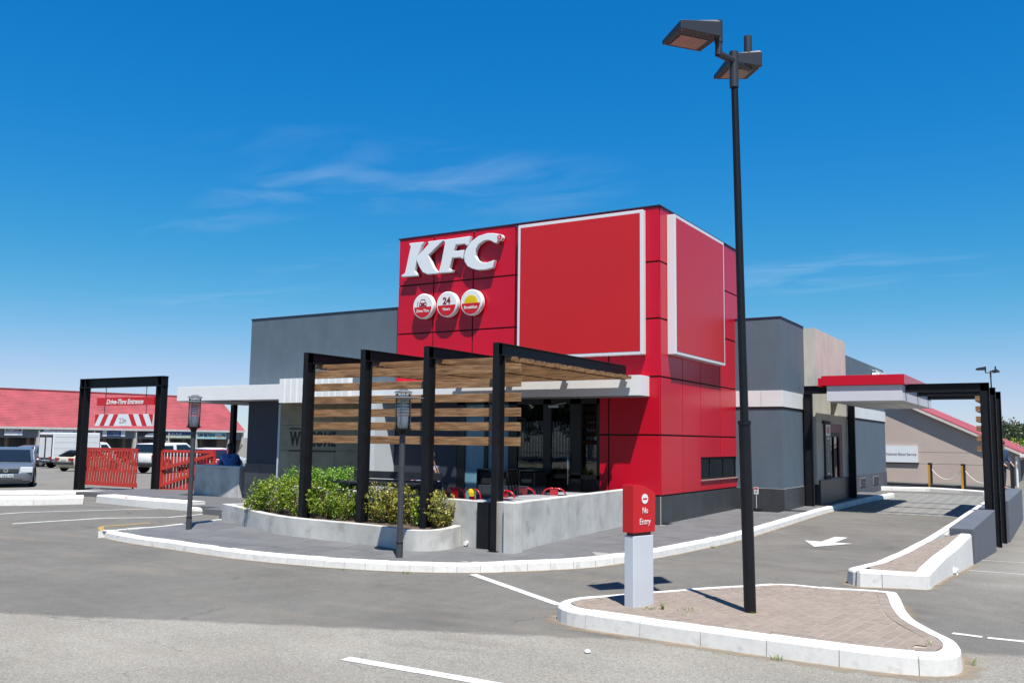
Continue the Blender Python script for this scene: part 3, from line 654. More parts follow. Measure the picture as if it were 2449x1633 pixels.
bx('red_return', -8.36, -8.0, .7, .8, -.02, 2.54, mat('deep_red', (.16, .006, .012), .5), rest); bx('entrance_glass', -8.0, -7.0, .72, .76, -.02, 2.54, DARK, rest)
bx('white_fin_wall', -6.99, -6.85, -.68, .12, -.02, 2.54, mat('pale_fin', (.62, .66, .68), .5, .03), rest, .004)
for z in (.75,): bx('fin_joint', -6.992, -6.847, -.682, .12, z, z+.006, DARK, rest)
bx('navy_wall', -6.84, -5.02, .06, .16, .62, 2.55, NAVY, rest); bx('navy_plinth', -6.84, -5.02, .05, .17, -.03, .61, mat('navy_plinth', (.03, .033, .042), .5), rest)
# --- glazed front
gz_ = MB()
for a, b in ((-5.02, -4.80), (-4.28, -4.18), (-3.64, -3.41), (-2.75, -2.56), (-2.09, -1.83), (-1.46, -1.37)): gz_.box(a, b, .07, .15, -.02, 2.55)
gz_.box(-5.02, -1.37, .07, .15, 2.42, 2.55); gz_.box(-3.64, -1.37, .07, .15, .84, .92); gz_.box(-3.64, -1.37, .07, .15, -.02, .12)
gf = gz_.build('shopfront_frame', mat('black_frame', (.006, .006, .007), .35), rest)
BLIND = mat('blue_blind', (.16, .33, .44), .35, .12, 1.2, streak=6.)
for a, b in ((-4.80, -4.28), (-4.18, -3.64)):
    bx('blue_pane', a, b, .10, .112, -.02, 2.42, BLIND, gf)
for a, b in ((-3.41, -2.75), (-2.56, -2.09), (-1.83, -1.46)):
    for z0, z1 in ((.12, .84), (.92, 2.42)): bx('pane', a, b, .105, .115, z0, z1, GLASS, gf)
hd = MB().tube([(-2.10, .0, .72), (-2.10, .0, 1.42)], .016, 10); hd.tube([(-2.10, .0, .9), (-2.10, .08, .9)], .009, 6); hd.tube([(-2.10, .0, 1.24), (-2.10, .08, 1.24)], .009, 6)
CHROME = mat('brushed_steel', (.6, .6, .6), .25, .05, 3., metal=.9)
hd.build('door_handle', CHROME, gf, smooth=True)
MB().box(-2.60, -2.36, .03, .07, 2.34, 2.39).beam((-2.44, .04, 2.40), (-2.16, .02, 2.44), .02, .012).build('door_closer', CHROME, gf)
# interior
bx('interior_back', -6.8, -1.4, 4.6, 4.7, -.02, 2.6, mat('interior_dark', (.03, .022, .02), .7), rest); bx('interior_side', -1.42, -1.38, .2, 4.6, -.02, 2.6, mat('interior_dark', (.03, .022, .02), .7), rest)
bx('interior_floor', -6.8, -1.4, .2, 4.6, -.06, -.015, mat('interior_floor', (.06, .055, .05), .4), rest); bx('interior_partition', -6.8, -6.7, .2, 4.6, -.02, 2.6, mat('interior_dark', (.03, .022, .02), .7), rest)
# --- red and white canopy over the serving lane
cn = bx('lane_canopy', 1.86, 3.62, 6.35, 11.7, 2.70, 3.085, mat('canopy_white', (.62, .62, .66), .5, .03), rest, .004)
MB().box(1.74, 3.68, 6.30, 11.8, 3.09, 3.335).box(1.66, 1.74, 6.30, 11.8, 3.07, 3.28).build('canopy_edge', RED, cn, .004)
for k in range(3): bx('soffit_lamp', 2.3+k*.4, 2.6+k*.4, 8., 11., 2.685, 2.698, mat('lamp_glass', (.7, .7, .68), .4), cn)

# ================================================================== SIGNS ON THE TOWER
def px5(x, y): return 940+x*.20408, 540+y*.20408
LET = {'letter_k': [(190, 205), (362, 188), (350, 215), (337, 225), (285, 362), (415, 212), (404, 185), (590, 160), (588, 176), (560, 200), (412, 345), (470, 480), (500, 522), (525, 538), (520, 560), (400, 570), (345, 545), (310, 490), (272, 405), (250, 530), (277, 558), (277, 588), (98, 600), (101, 576), (125, 566), (140, 545), (205, 245), (190, 226)],
       'letter_f': [(585, 166), (905, 120), (882, 215), (860, 238), (842, 212), (735, 222), (707, 298), (805, 285), (835, 283), (815, 385), (800, 385), (785, 370), (690, 378), (657, 500), (668, 516), (697, 516), (690, 546), (530, 556), (535, 538), (560, 445), (607, 205), (602, 188)],
       'letter_c': [(1235, 95), (1165, 86), (1100, 88), (1000, 120), (920, 180), (855, 270), (831, 350), (836, 420), (870, 475), (930, 505), (1000, 520), (1080, 515), (1165, 492), (1187, 400), (1160, 408), (1100, 430), (1030, 425), (985, 395), (960, 345), (966, 280), (1000, 220), (1060, 178), (1115, 167), (1160, 185), (1188, 204), (1217, 200)]}
ls = thing('letter_sign', 'large raised white slanted letters on the red tower front', 'sign', (-5.3, -.1, 5.5))
lmesh = {}
for nm, pts in LET.items():
    w3 = [ony(*px5(*p), -.15) for p in pts]; b = MB().prism(w3, (0, .11, 0)); o = b.build(nm, WHITES, ls, .012)
    lmesh[nm] = [(p.x+6.75, p.z-5.5) for p in w3]
c_ = ony(*px5(1248, 136), -.15); rm = MB().lathe([(.075, 0), (.075, .11)], (c_.x, -.15, c_.z), 20, 'y').build('mark_disc', WHITES, ls)
MB().lathe([(.058, 0), (.058, .003)], (c_.x, -.1535, c_.z), 20, 'y').build('mark_ring', REDS, rm)
text('mark_letter', 'R', WHITES, rm, (c_.x, -.1540, c_.z-.03), (1, 0, 0), (0, 0, 1), .06, None, .002)
# side letters, seen edge on
l2 = thing('letter_sign', 'small white letters high on the grey side wall above the lane canopy', 'sign', (1.15, 16.6, 4.0))
for nm, pts in lmesh.items(): MB().prism([(1.30, 16.3+x*1.0, 3.75+z*.62) for x, z in pts], (-.14, 0, 0)).build(nm, WHITES, l2)
# round badges
def seg(cx_, cz_, r, y, a0, a1, n=24): return [(cx_+r*math.cos(a0+(a1-a0)*k/n), y, cz_+r*math.sin(a0+(a1-a0)*k/n)) for k in range(n+1)]
MAR = mat('maroon_print', (.22, .006, .012), .5); YEL = mat('yolk_yellow', (.75, .52, .0), .45)
def badge(cx_, lab, word, kind):
    cz_ = 4.755; r = .30; y = -.17
    t = thing('round_badge', lab, 'sign', (cx_, -.1, cz_-.3), group='round badges on the red tower')
    MB().lathe([(r, .12), (r, .02), (r-.02, 0.)], (cx_, y, cz_), 40, 'y').build('disc', WHITE, t, smooth=False)
    rr = .252; yf = y-.003; a = math.asin(.02/rr)
    MB().prism(seg(cx_, cz_-.02, rr, yf, math.pi, 2*math.pi), (0, .0025, 0)).build('lower_half', REDS, t)
    text('badge_word', word, WHITE, t, (cx_, yf-.001, cz_-.145), (1, 0, 0), (0, 0, 1), .068, .36 if len(word) > 6 else .2, .002, bold=.02)
    if kind == 'sun': MB().prism(seg(cx_, cz_-.018, .185, yf, 0, math.pi), (0, .0025, 0)).build('yolk', YEL, t)
    elif kind == '24': text('badge_number', '24', MAR, t, (cx_, yf, cz_+.01), (1, 0, 0), (0, 0, 1), .15, .22, .003, bold=.03)
    else:
        z = cz_-.02; c = MB()
        c.prism([(cx_+q[0], yf, z+q[1]) for q in ((-.10, .01), (.10, .01), (.115, .06), (.10, .10), (-.10, .10), (-.115, .06))], (0, .0025, 0))
        for s in (-1, 1):
            c.prism([(cx_+s*q[0], yf, z+q[1]) for q in ((.085, .098), (.06, .17), (.045, .17), (.068, .098))], (0, .0025, 0)); c.box(cx_+s*.085-.025, cx_+s*.085+.025, yf, yf+.0025, z, z+.012)
        c.box(cx_-.06, cx_+.06, yf, yf+.0025, z+.162, z+.178)
        c.prism([(cx_+q[0], yf, z+q[1]) for q in ((-.165, 0), (-.15, 0), (-.15, .09), (-.13, .135), (-.145, .14), (-.165, .095))], (0, .0025, 0))
        o = c.build('car_symbol', MAR, t)
        for s in (-1, 1): MB().lathe([(.02, 0), (.02, .002)], (cx_+s*.072, yf-.002, z+.055), 12, 'y').build('symbol_lamp', WHITE, o)
badge(-5.91, 'round white badge with car symbol reading Drive Thru', 'Drive Thru', 'car')
badge(-5.22, 'round white badge reading 24 Hours', 'Hours', '24')
badge(-4.54, 'round white badge with yellow half disc reading Breakfast', 'Breakfast', 'sun')
# square sign boards (frames and red field)
s1 = thing('sign_board', 'big square red sign board with white frame on the tower front', 'sign', (-1.8, -.1, 3.4))
fb = MB().box(-3.30, -.30, -.165, -.02, 3.40, 6.40).build('frame', mat('sign_white', (.70, .72, .74), .4, .02), s1, .008)
bx('sign_face', -3.235, -.365, -.169, -.1655, 3.465, 6.335, mat('sign_red', (.56, .012, .012), .35, .02, .5), s1)
s2 = thing('sign_board', 'tall white-framed red sign board on the side of the tower facing the lane', 'sign', (.1, 2, 3.4))
MB().box(.0, .18, .40, 3.56, 3.43, 6.37).build('frame', mat('sign_white', (.70, .72, .74), .4, .02), s2, .008)
bx('sign_face', .1805, .184, .465, 3.495, 3.495, 6.305, mat('sign_red', (.56, .012, .012), .35, .02, .5), s2)
# pay and collect sign
ps = thing('blade_sign', 'narrow black sign reading PAY & COLLECT by the serving window', 'sign', (1.45, 8.2, .78))
bx('board', 1.41, 1.46, 7.92, 8.5, .80, 2.17, mat('sign_black', (.012, .012, .02), .4), ps); bx('bracket', 1.40, 1.47, 7.78, 8.5, 2.18, 2.25, DARK, ps); bx('bracket', 1.40, 1.47, 7.86, 8.5, .72, .79, DARK, ps)
bx('emblem_panel', 1.4605, 1.464, 7.95, 8.47, 1.86, 2.15, WHITE, ps); bx('emblem_field', 1.4645, 1.467, 8.03, 8.39, 1.92, 2.10, REDS, ps)
for k, ch in enumerate('PAY'): text('letter', ch, WHITE, ps, (1.4605, 8.21, 1.63-k*.085), (0, 1, 0), (0, 0, 1), .06, None, .003)
text('letter', '&', WHITE, ps, (1.4605, 8.21, 1.33), (0, 1, 0), (0, 0, 1), .06, None, .003)
for k, ch in enumerate('COLLECT'): text('letter', ch, WHITE, ps, (1.4605, 8.21, 1.22-k*.05), (0, 1, 0), (0, 0, 1), .042, None, .003)
for z in (1.79, .86):
    MB().prism([(1.461, 8.21+q[0], z+q[1]) for q in ((-.13, -.018), (.03, -.018), (.03, -.045), (.14, 0), (.03, .045), (.03, .018), (-.13, .018))], (.003, 0, 0)).build('arrow', WHITE, ps)

# ================================================================== PERGOLA OVER THE PATIO
pg = thing('pergola', 'black steel pergola with brown timber slats over the patio', 'pergola', (-2.5, -3, 0))
PX = [-4.489, -3.164, -1.82, -.478]; PYF = -5.372; ZT = 3.136
def ibeam(name, x, parent, z0, z1, y0, y1, upright):
    b = MB(); w = .105; tf = .012
    if upright: b.box(x-w, x, y0, y0+tf, z0, z1).box(x-w, x, y1-tf, y1, z0, z1-.19).box(x-w/2-.005, x-w/2+.005, y0+tf, y1-tf, z0, z1)
    else: b.box(x-w, x, y0, y1, z1-tf, z1).box(x-w, x, y0, y1, z0, z0+tf).box(x-w/2-.005, x-w/2+.005, y0, y1, z0+tf, z1-tf)
    return b.build(name, STEEL, parent, .002)
for x in PX:
    p = ibeam('post', x, pg, pav(x, PYF)-.02, ZT, PYF, PYF+.2, True)
    ibeam('beam', x, pg, ZT-.195, ZT, PYF+.013, -.50, False)
    bx('base_plate', x-.14, x+.03, PYF-.03, PYF+.23, pav(x, PYF)-.02, pav(x, PYF)+.006, STEEL, pg)
for k in range(36):
    y = -4.98+k*.126; r0, r1 = random.uniform(-.03, .02), random.uniform(-.03, .03); dz = random.uniform(-.004, .004)
    bx('roof_slat', -4.72+r0, -.42+r1, y, y+.034, ZT-.262+dz, ZT-.196+dz, WOOD, pg)
for z in (2.68, 2.455, 2.225, 1.995, 1.77, 1.54):
    xs_ = [-4.80, -3.22, -1.87, -.205]
    for a, b in zip(xs_[:-1], xs_[1:]): bx('screen_board', a+.002, b-.002, PYF+.205, PYF+.25, z, z+.132, WOOD, pg, .003)
# ================================================================== PATIO WALL, PLANTER, SHRUBS
def wall_run(name, path, th, top, mt, parent=None, bot=None, bevel=.008, label=None, cat=None, side=1):
    """solid wall along a 2D path (outer face), th thick towards 'side'"""
    n = len(path); inner = inset(path, th, side, False); b = MB(); vs = []; fs = []
    for a, c in zip(path, inner):
        zb = (bot(a[0], a[1]) if bot else pav(a[0], a[1])-.05); zt = top(a[0], a[1]) if callable(top) else top
        vs += [(a[0], a[1], zb), (a[0], a[1], zt), (c.x, c.y, zt), (c.x, c.y, zb)]
    for i in range(n-1): fs += [(4*i+e, 4*i+(e+1) % 4, 4*i+4+(e+1) % 4, 4*i+4+e) for e in range(4)]
    fs += [(0, 1, 2, 3), tuple(4*(n-1)+e for e in (3, 2, 1, 0))]
    o = b.add(vs, fs).build(name, mt, parent, bevel); 
    if label: tag(o, label, cat)
    return o
wc = xy(at(1228, 1324, .13, base0)); wa = xy(at(1152, 1311.5, .13, base0)); wb = xy(at(1112, 1305, .13, base0))
wdir = (wa-wc).normalized(); wleft = wc+wdir*6.4; wend = Vector((-.55, -.0))
pw = thing('patio_wall', 'bare concrete wall round the patio, meeting the red tower', 'wall', (wc.x, wc.y, pav(wc.x, wc.y)))
wall_run('side_run', [wend, wend.lerp(wc, .33), wend.lerp(wc, .66), wc+(wend-wc).normalized()*.004], .18, .69, CONC, pw, side=-1)
g0 = wc+wdir*.40; g1 = wc+wdir*.80
wall_run('corner_run', [wc+wdir*.002, g0], .18, .688, CONC, pw, side=-1)
wall_run('front_run', [g1, wc+wdir*2., wc+wdir*4., wleft], .18, .672, CONC, pw, side=-1)
bx('steel_infill', g1.x+.005, g0.x-.005, min(g0.y, g1.y)+.06, min(g0.y, g1.y)+.10, -.08, .66, STEEL, pw)
MB().tube([(wb.x+.05, wb.y-.06, pav(wb.x, wb.y)+.05), (wb.x+.02, wb.y+.05, pav(wb.x, wb.y)+.05)], .035, 12).build('drain_spout', WHITE, pw, smooth=False)
# planter
pf = catmull([Vector(q) for q in ((-7.5, -4.52), (-6.4, -4.98), (-5.4, -5.36), (-4.5, -5.56), (-3.2, -5.64), (-2.4, -5.72), (-1.85, -5.84), (-1.45, -5.74), (-1.28, -5.45), (-1.3, -5.1))], False, 6)
plz = lambda x, y: pav(x, y)+.315
pln = thing('planter', 'long low curved concrete planter holding the shrubs', 'planter', (-4, -5, -.03))
wall_run('front_wall', pf, .14, plz, CONC, pln, side=1)
wall_run('end_wall', [pf[0]+Vector((.05, .16)), pf[0]+Vector((.6, 1.4))], .14, lambda x, y: plz(x, y)-.003, CONC, pln, side=-1)
soil = [p for p in inset(pf, .13, 1, False)] + [wc+wdir*1.3, wleft+Vector((-.2, 0))]
cs_ = sum(soil, Vector((0, 0)))/len(soil); mb = MB()
for i in range(len(soil)):
    a, b = soil[i], soil[(i+1) % len(soil)]; mb.face([(a.x, a.y, plz(a.x, a.y)-.05), (b.x, b.y, plz(b.x, b.y)-.05), (cs_.x, cs_.y, plz(cs_.x, cs_.y)-.05)])
mb.build('soil', SOIL, pln)
def leafmat(name, c1, c2, c3):
    m = bpy.data.materials.new(name); m.use_nodes = True; t = m.node_tree; N = t.nodes; L = t.links; b = N['Principled BSDF']; b.inputs['Roughness'].default_value = .38; b.inputs['Specular IOR Level'].default_value = .5
    g = N.new('ShaderNodeNewGeometry'); cr = N.new('ShaderNodeValToRGB'); e = cr.color_ramp.elements; e[0].color = (*c1, 1); e[1].color = (*c3, 1); k = cr.color_ramp.elements.new(.55); k.color = (*c2, 1)
    L.new(g.outputs['Random Per Island'], cr.inputs[0]); L.new(cr.outputs[0], b.inputs['Base Color'])
    tr = N.new('ShaderNodeBsdfTranslucent'); L.new(cr.outputs[0], tr.inputs[0]); mi = N.new('ShaderNodeMixShader'); mi.inputs[0].default_value = .3
    o = N['Material Output']; L.new(b.outputs[0], mi.inputs[1]); L.new(tr.outputs[0], mi.inputs[2]); L.new(mi.outputs[0], o.inputs[0]); return m
LEAFG = leafmat('leaf_green', (.06, .12, .008), (.17, .26, .018), (.34, .39, .045))
LEAFB = leafmat('leaf_bright', (.07, .19, .015), (.16, .33, .028), (.3, .44, .06))
LEAFY = leafmat('leaf_yellow', (.11, .13, .018), (.27, .27, .04), (.42, .34, .08))
BARK = mat('bark', (.14, .095, .06), .9, .25, 30., bump=.4)
def leaf(b, p, s, rnd):
    d = Vector((rnd.gauss(0, 1), rnd.gauss(0, 1), rnd.gauss(.45, .6))).normalized(); a = Vector((rnd.gauss(0, 1), rnd.gauss(0, 1), rnd.gauss(0, 1))); x = d.cross(a).normalized(); y = d
    b.add([p-x*s*.1, p+x*s*.48+y*s*.5+x.cross(y)*s*.12, p+y*s*1.15, p-x*s*.48+y*s*.5+x.cross(y)*s*.12], [(0, 1, 2), (0, 2, 3)])
def shrub(x, y, z, rx, ry, h, mt, label, seed, dens=1., group='shrubs in the long planter', size=.038, name='shrub'):
    rnd = random.Random(seed); t = thing(name, label, 'shrub', (x, y, z), group=group); st = MB(); fo = MB()
    for k in range(7):
        a = rnd.uniform(0, 6.28); q = rnd.uniform(.2, .7); st.tube([(x+.05*math.cos(a), y+.05*math.sin(a), z-.04), (x+rx*q*.5*math.cos(a), y+ry*q*.5*math.sin(a), z+h*.45), (x+rx*q*math.cos(a), y+ry*q*math.sin(a), z+h*.8)], .011, 5, .004)
    n = int(330*dens*(rx*ry*h/.16)**.7)
    for k in range(n):
        a = rnd.uniform(0, 6.28); cz = rnd.uniform(-1, 1); s = math.sqrt(1-cz*cz); q = (.52+.5*rnd.random()**.5)*(1+.14*math.sin(3*a+seed)+.08*math.sin(7*a+2*seed))
        if cz > .5: q *= 1+.22*rnd.random()
        c = Vector((x+rx*s*q*math.cos(a), y+ry*s*q*math.sin(a), z+h*.5+h*.5*cz*min(q, 1.18)))
        c.z = max(c.z, z+.02)
        tw = Vector((rnd.gauss(0, .5), rnd.gauss(0, .5), 1)).normalized()
        for j in range(13):
            p = c+tw*rnd.uniform(-.05, .09)+Vector((rnd.gauss(0, .022), rnd.gauss(0, .022), rnd.gauss(0, .018))); leaf(fo, p, size*rnd.uniform(.65, 1.2), rnd)
    st.build('stem', BARK, t); fo.build('foliage', mt, t); return t
def spt(u, v): return xy(at(u, v, .13+.28, base0))
SH = [(598, 1224, .20, .2, .34, LEAFG, 'small low green shrub at the left end of the planter', .9), (640, 1222, .42, .36, .66, LEAFG, 'tall dense green shrub left of the first pergola post', 1.1),
      (702, 1228, .46, .36, .70, LEAFG, 'dense green shrub in front of the first pergola post', 1.1), (768, 1234, .46, .36, .70, LEAFG, 'green shrub between the first and second pergola posts', 1.05),
      (815, 1240, .34, .32, .55, LEAFG, 'smaller green shrub tapering down beside the second pergola post', .9), (905, 1246, .36, .3, .66, LEAFY, 'yellowing shrub right of the second pergola post', .95),
      (952, 1250, .34, .3, .68, LEAFY, 'sparse yellow-brown shrub behind the nearer garden lamp', .75), (1000, 1256, .22, .24, .52, LEAFG, 'thin green shrub at the foot of the third pergola post', .8), (1040, 1260, .30, .26, .58, LEAFY, 'loose yellow-green shrub at the rounded right end of the planter', .85)]
for i, (u, v, rx, ry, h, mt_, lab, de) in enumerate(SH):
    p = spt(u, v); shrub(p.x+.0, p.y+.12, plz(p.x, p.y)-.05, rx*.95, ry, h*.86, mt_, lab, i+3, de)
# bright hedge in a box by the entrance
hb = xy(ony(785, 1150, -1.75)); 
for k, (dx_, lab) in enumerate(((-.75, 'bright green bush below the W of the entrance lettering'), (-.05, 'bright green bush in the middle of the entrance hedge'), (.62, 'bright green bush at the right end of the entrance hedge'))):
    shrub(hb.x+dx_, -1.75+.05*k, .36, .48, .34, .55, LEAFB, lab, 40+k, .9, 'bushes of the entrance hedge')
tag(bx('planter_box', hb.x-1.35, hb.x+1.2, -2.1, -1.4, -.03, .38, CONC, None, .01), 'concrete box holding the bright entrance hedge', 'planter')

# ================================================================== GARDEN LAMPS
LG = glass('lamp_glass_clear', (1, 1, 1), 1.18, .05, 1.); LAMPM = mat('lamp_grey_metal', (.27, .27, .28), .35, .08, 4., metal=.5); LOUV = mat('louvre_alu', (.75, .75, .76), .4); OPAL = mat('opal_white', (.72, .75, .80), .3, .02)
POLEM = mat('lamp_pole', (.045, .047, .055), .5, .15, 6.)
def garden_lamp(u, v, label, tilt=0.):
    p = at(u, v, .13, base0); x, y, z = p.x, p.y, pav(p.x, p.y); t = thing('garden_lamp', label, 'lamp', (x, y, z), group='garden lamps along the kerb')
    MB().lathe([(.05, -.02), (.05, .2), (.048, .21), (.044, .215), (.044, 1.86)], (x, y, z), 20).build('pole', POLEM, t, smooth=False)
    MB().lathe([(.047, .2), (.052, .205), (.052, .225), (.047, .23)], (x, y, z), 20).build('collar', STEEL, t)
    MB().lathe([(.05, 1.80), (.07, 1.85), (.135, 1.875), (.135, 1.89)], (x, y, z), 24).build('base_cup', STEEL, t)
    MB().lathe([(.080, 1.895), (.080, 2.07), (.070, 2.08)], (x, y, z), 20).build('diffuser', OPAL, t)
    for k in range(7): MB().lathe([(.05, 2.12+k*.043), (.094, 2.098+k*.043), (.094, 2.112+k*.043), (.05, 2.134+k*.043)], (x, y, z), 20).build('louvre', LOUV, t)
    MB().lathe([(.105, 1.89), (.105, 2.41)], (x, y, z), 28).build('glass_cylinder', LG, t, smooth=True)
    for k in range(4):
        a = .4+k*math.pi/2; MB().tube([(x+.118*math.cos(a), y+.118*math.sin(a), z+1.88), (x+.118*math.cos(a), y+.118*math.sin(a), z+2.45)], .006, 6).build('rod', LAMPM, t)
    MB().lathe([(.112, 2.333), (.31, 2.345), (.31, 2.351), (.112, 2.353)], (x, y, z), 48).build('shade_disc', mat('disc_pale', (.45, .44, .42), .45, metal=.2), t)
    MB().lathe([(.135, 2.425), (.135, 2.435), (.11, 2.45), (.06, 2.465), (.06, 2.475)], (x, y, z), 28).build('cap', LAMPM, t)
garden_lamp(451, 1265, 'garden lamp at the pointed left end of the pavement')
garden_lamp(955, 1333, 'garden lamp in front of the planter near the kerb')

# ================================================================== TALL TWIN STREET LIGHT
b_ = at(1794, 1463, .17); BZ = gnd(b_.x, b_.y)+.17; tl = thing('street_light', 'tall black twin-headed street light on the brick island', 'street light', (b_.x, b_.y, BZ))
sc_ = 1.044; up = lambda q: CAM+(Vector(q)-CAM)*sc_
TOP = Vector((b_.x-.085*_r0.x, b_.y-.085*_r0.y, BZ)); H_ = 5.55*sc_+1.62*(1-sc_)
def ax(z): k = (z-BZ)/(H_-BZ); return Vector((b_.x+(TOP.x-b_.x)*k, b_.y+(TOP.y-b_.y)*k, z))
BLKP = mat('pole_black', (.007, .0075, .010), .42, .15, 5., spec=.3)
MB().tube([ax(BZ-.02), ax(BZ+1.9)], .061, 24).build('sleeve', BLKP, tl, smooth=False)
MB().tube([ax(BZ+1.885), ax(BZ+1.925)], .068, 24).build('sleeve_ring', BLKP, tl)
MB().tube([ax(BZ+1.9), ax(3.8), ax(H_-.1)], .044, 24, .036).build('shaft', BLKP, tl, smooth=False)
cq = ax(H_); ad_ = Vector((.295, .955, 0)); HM = mat('lamp_head', (.028, .029, .036), .45, .1, 6.)
MB().tube([cq-Vector((0, 0, .30)), cq+Vector((0, 0, .10))], .048, 20).build('top_collar', HM, tl)
arm = MB().tube([cq-ad_*.29, cq+ad_*.29], .038, 16); arm.tube([cq-ad_*.27-Vector((0, 0, .02)), cq-ad_*.27+Vector((0, 0, .22))], .038, 16); arm.tube([cq+ad_*.27-Vector((0, 0, .02)), cq+ad_*.27+Vector((0, 0, .22))], .038, 16)
arm.build('cross_arm', HM, tl)
for s in (-1, 1): MB().tube([cq+ad_*.27*s+Vector((0, 0, .12)), cq+ad_*.27*s+Vector((0, 0, .36))], .044, 16).build('arm_socket', HM, tl)
LAMPG = mat('lamp_lens', (.34, .22, .17), .25, .15, 9., coat=.4)
def headq(Q, z0):      # from its four lower corners
    Q = [up((q[0], q[1], z0)) for q in Q]; c = sum(Q, Vector((0, 0, 0)))/4; P = lambda k, s, h: c+(Q[k]-c)*s+Vector((0, 0, h))
    lo = [P(k, 1, 0) for k in range(4)]; m1 = [P(0, 1, .045), P(1, 1, .105), P(2, 1, .16), P(3, 1, .09)]; hi = [P(0, .35, .13), P(1, .62, .16), P(2, .9, .185), P(3, .5, .15)]
    o = MB().add(lo+m1+hi, [(3, 2, 1, 0), (8, 9, 10, 11)]+[(i+k, (i+1) % 4+k, (i+1) % 4+4+k, i+4+k) for k in (0, 4) for i in range(4)]).build('lamp_head', HM, tl, .005)
    bl = lambda i, j: Q[0]*(1-i)*(1-j)+Q[1]*i*(1-j)+Q[2]*i*j+Q[3]*(1-i)*j
    MB().prism([bl(.16, .10)-Vector((0, 0, .002)), bl(.84, .10)-Vector((0, 0, .002)), bl(.84, .68)-Vector((0, 0, .002)), bl(.16, .68)-Vector((0, 0, .002))], (0, 0, -.004)).build('lens', LAMPG, o)
    for i, j in ((.06, .05), (.94, .05), (.94, .93), (.06, .93)): MB().lathe([(.009, -.006), (.009, .001)], bl(i, j), 8).build('screw', CHROME, o)
headq([(3.61, -8.76), (3.89, -8.40), (4.20, -8.65), (3.92, -9.03)], 5.70)
headq([(3.89, -7.98), (4.20, -7.80), (4.45, -8.07), (4.20, -8.35)], 5.55)

# ================================================================== NO ENTRY PYLON
c0 = at(1515, 1453, .17); cl = at(1489.5, 1449, .17); cr_ = at(1563.5, 1444.5, .17); zb = gnd(c0.x, c0.y)+.17
ns = thing('no_entry_sign', 'red and white pylon sign reading No Entry on the brick island', 'sign', (c0.x, c0.y, zb))
e1_ = (xy(cr_)-xy(c0)); lw_ = e1_.length; e1_.normalize(); e2_ = Vector((-e1_.y, e1_.x)); sw = .125
def pq(a, b, z): p = xy(c0)+e1_*a+e2_*b; return Vector((p.x, p.y, z))
z1_ = hz(1517, 1282, c0); z2_ = hz(1518, 1274.5, c0); z3_ = hz(1518, 1159, c0)
MB().prism([pq(0, 0, zb-.02), pq(lw_, 0, zb-.02), pq(lw_, sw, zb-.02), pq(0, sw, zb-.02)], (0, 0, z1_-zb+.02)).build('column', mat('pylon_white', (.58, .61, .65), .4, .04, 2.), ns, .008, seg=3)
MB().prism([pq(.02, .02, z1_), pq(lw_-.02, .02, z1_), pq(lw_-.02, sw-.02, z1_), pq(.02, sw-.02, z1_)], (0, 0, z2_-z1_+.004)).build('neck', mat('deep_red', (.16, .006, .012), .5), ns)
hd = z3_-z2_; prof = [(-.012, z2_), (lw_+.012, z2_), (lw_+.022, z2_+hd*.80)] + [(-.012+(lw_+.034)*(1-k/10), z2_+hd*(1-.20*(1-k/10)**2.2)) for k in range(1, 11)]
cab = MB().prism([pq(a, -.012, z) for a, z in prof], tuple(Vector((e2_.x, e2_.y, 0))*(sw+.024))).build('cabinet', REDS, ns, .004)
fx = -.0145; nrm = Vector((-e2_.x, -e2_.y, 0))
cc_ = pq(lw_*.52, fx, z2_+hd*.70); MB().prism([cc_+Vector((e1_.x, e1_.y, 0))*.052*math.cos(k*math.pi/12)+Vector((0, 0, .052*math.sin(k*math.pi/12))) for k in range(24)], tuple(nrm*.002)).build('disc', WHITE, cab)
MB().beam(cc_-Vector((e1_.x, e1_.y, 0))*.034+nrm*.002, cc_+Vector((e1_.x, e1_.y, 0))*.034+nrm*.002, .002, .018).build('bar', REDS, cab)
for w_1, zz in (('No', .40), ('Entry', .17)):
    o2 = pq(lw_*.53, fx, z2_+hd*zz); text('sign_word', w_1, WHITE, cab, o2, (e1_.x, e1_.y, 0), (0, 0, 1), .062, .09 if w_1 == 'No' else .18, .002, shear=.12)

# ================================================================== PATIO FURNITURE
CHR = mat('chair_red', (.52, .008, .02), .28, .05, 4., coat=.3)
def red_chair(p, rz, label):
    t = thing('patio_chair', label, 'chair', (p.x, p.y, p.z), rz, group='red metal patio chairs')
    L = dict(local=True)
    MB().box(-.19, .19, -.19, .19, .435, .45).build('seat', CHR, t, .02, **L)
    for sx in (-1, 1):
        for sy in (-1, 1): MB().tube([(sx*.21, sy*.21, 0), (sx*.165, sy*.165, .44)], .018, 6).build('leg', CHR, t, **L)
    hoop = [(-.20, .19, .43), (-.21, .205, .62), (-.19, .22, .74), (-.12, .235, .80), (0, .24, .815), (.12, .235, .80), (.19, .22, .74), (.21, .205, .62), (.20, .19, .43)]
    MB().tube(catmull(hoop, False, 4), .014, 8).build('back_hoop', CHR, t, smooth=True, **L)
    MB().prism([(-.055, .19, .44), (.055, .19, .44), (.075, .232, .80), (-.075, .232, .80)], (0, .012, 0)).build('back_splat', CHR, t, **L)
    return t
for i, (u, v, rz, lab) in enumerate(((1330, 1166, R(200), 'red metal chair nearest the glass doors'), (1229, 1171, R(170), 'red metal chair just right of the fourth pergola post'), (1249, 1165, R(215), 'red metal chair behind the one beside the fourth pergola post'), (1152, 1176, R(165), 'red metal chair just left of the fourth pergola post'), (1105, 1181, R(180), 'red metal chair furthest left, barely above the wall'))):
    p = onz(u, v, .80); p = p if p.y > -4.2 else ony(u, v, -3.9); red_chair(Vector((p.x, p.y, pav(p.x, p.y))), rz, lab)
TAB = mat('table_top', (.42, .43, .45), .3, .03)
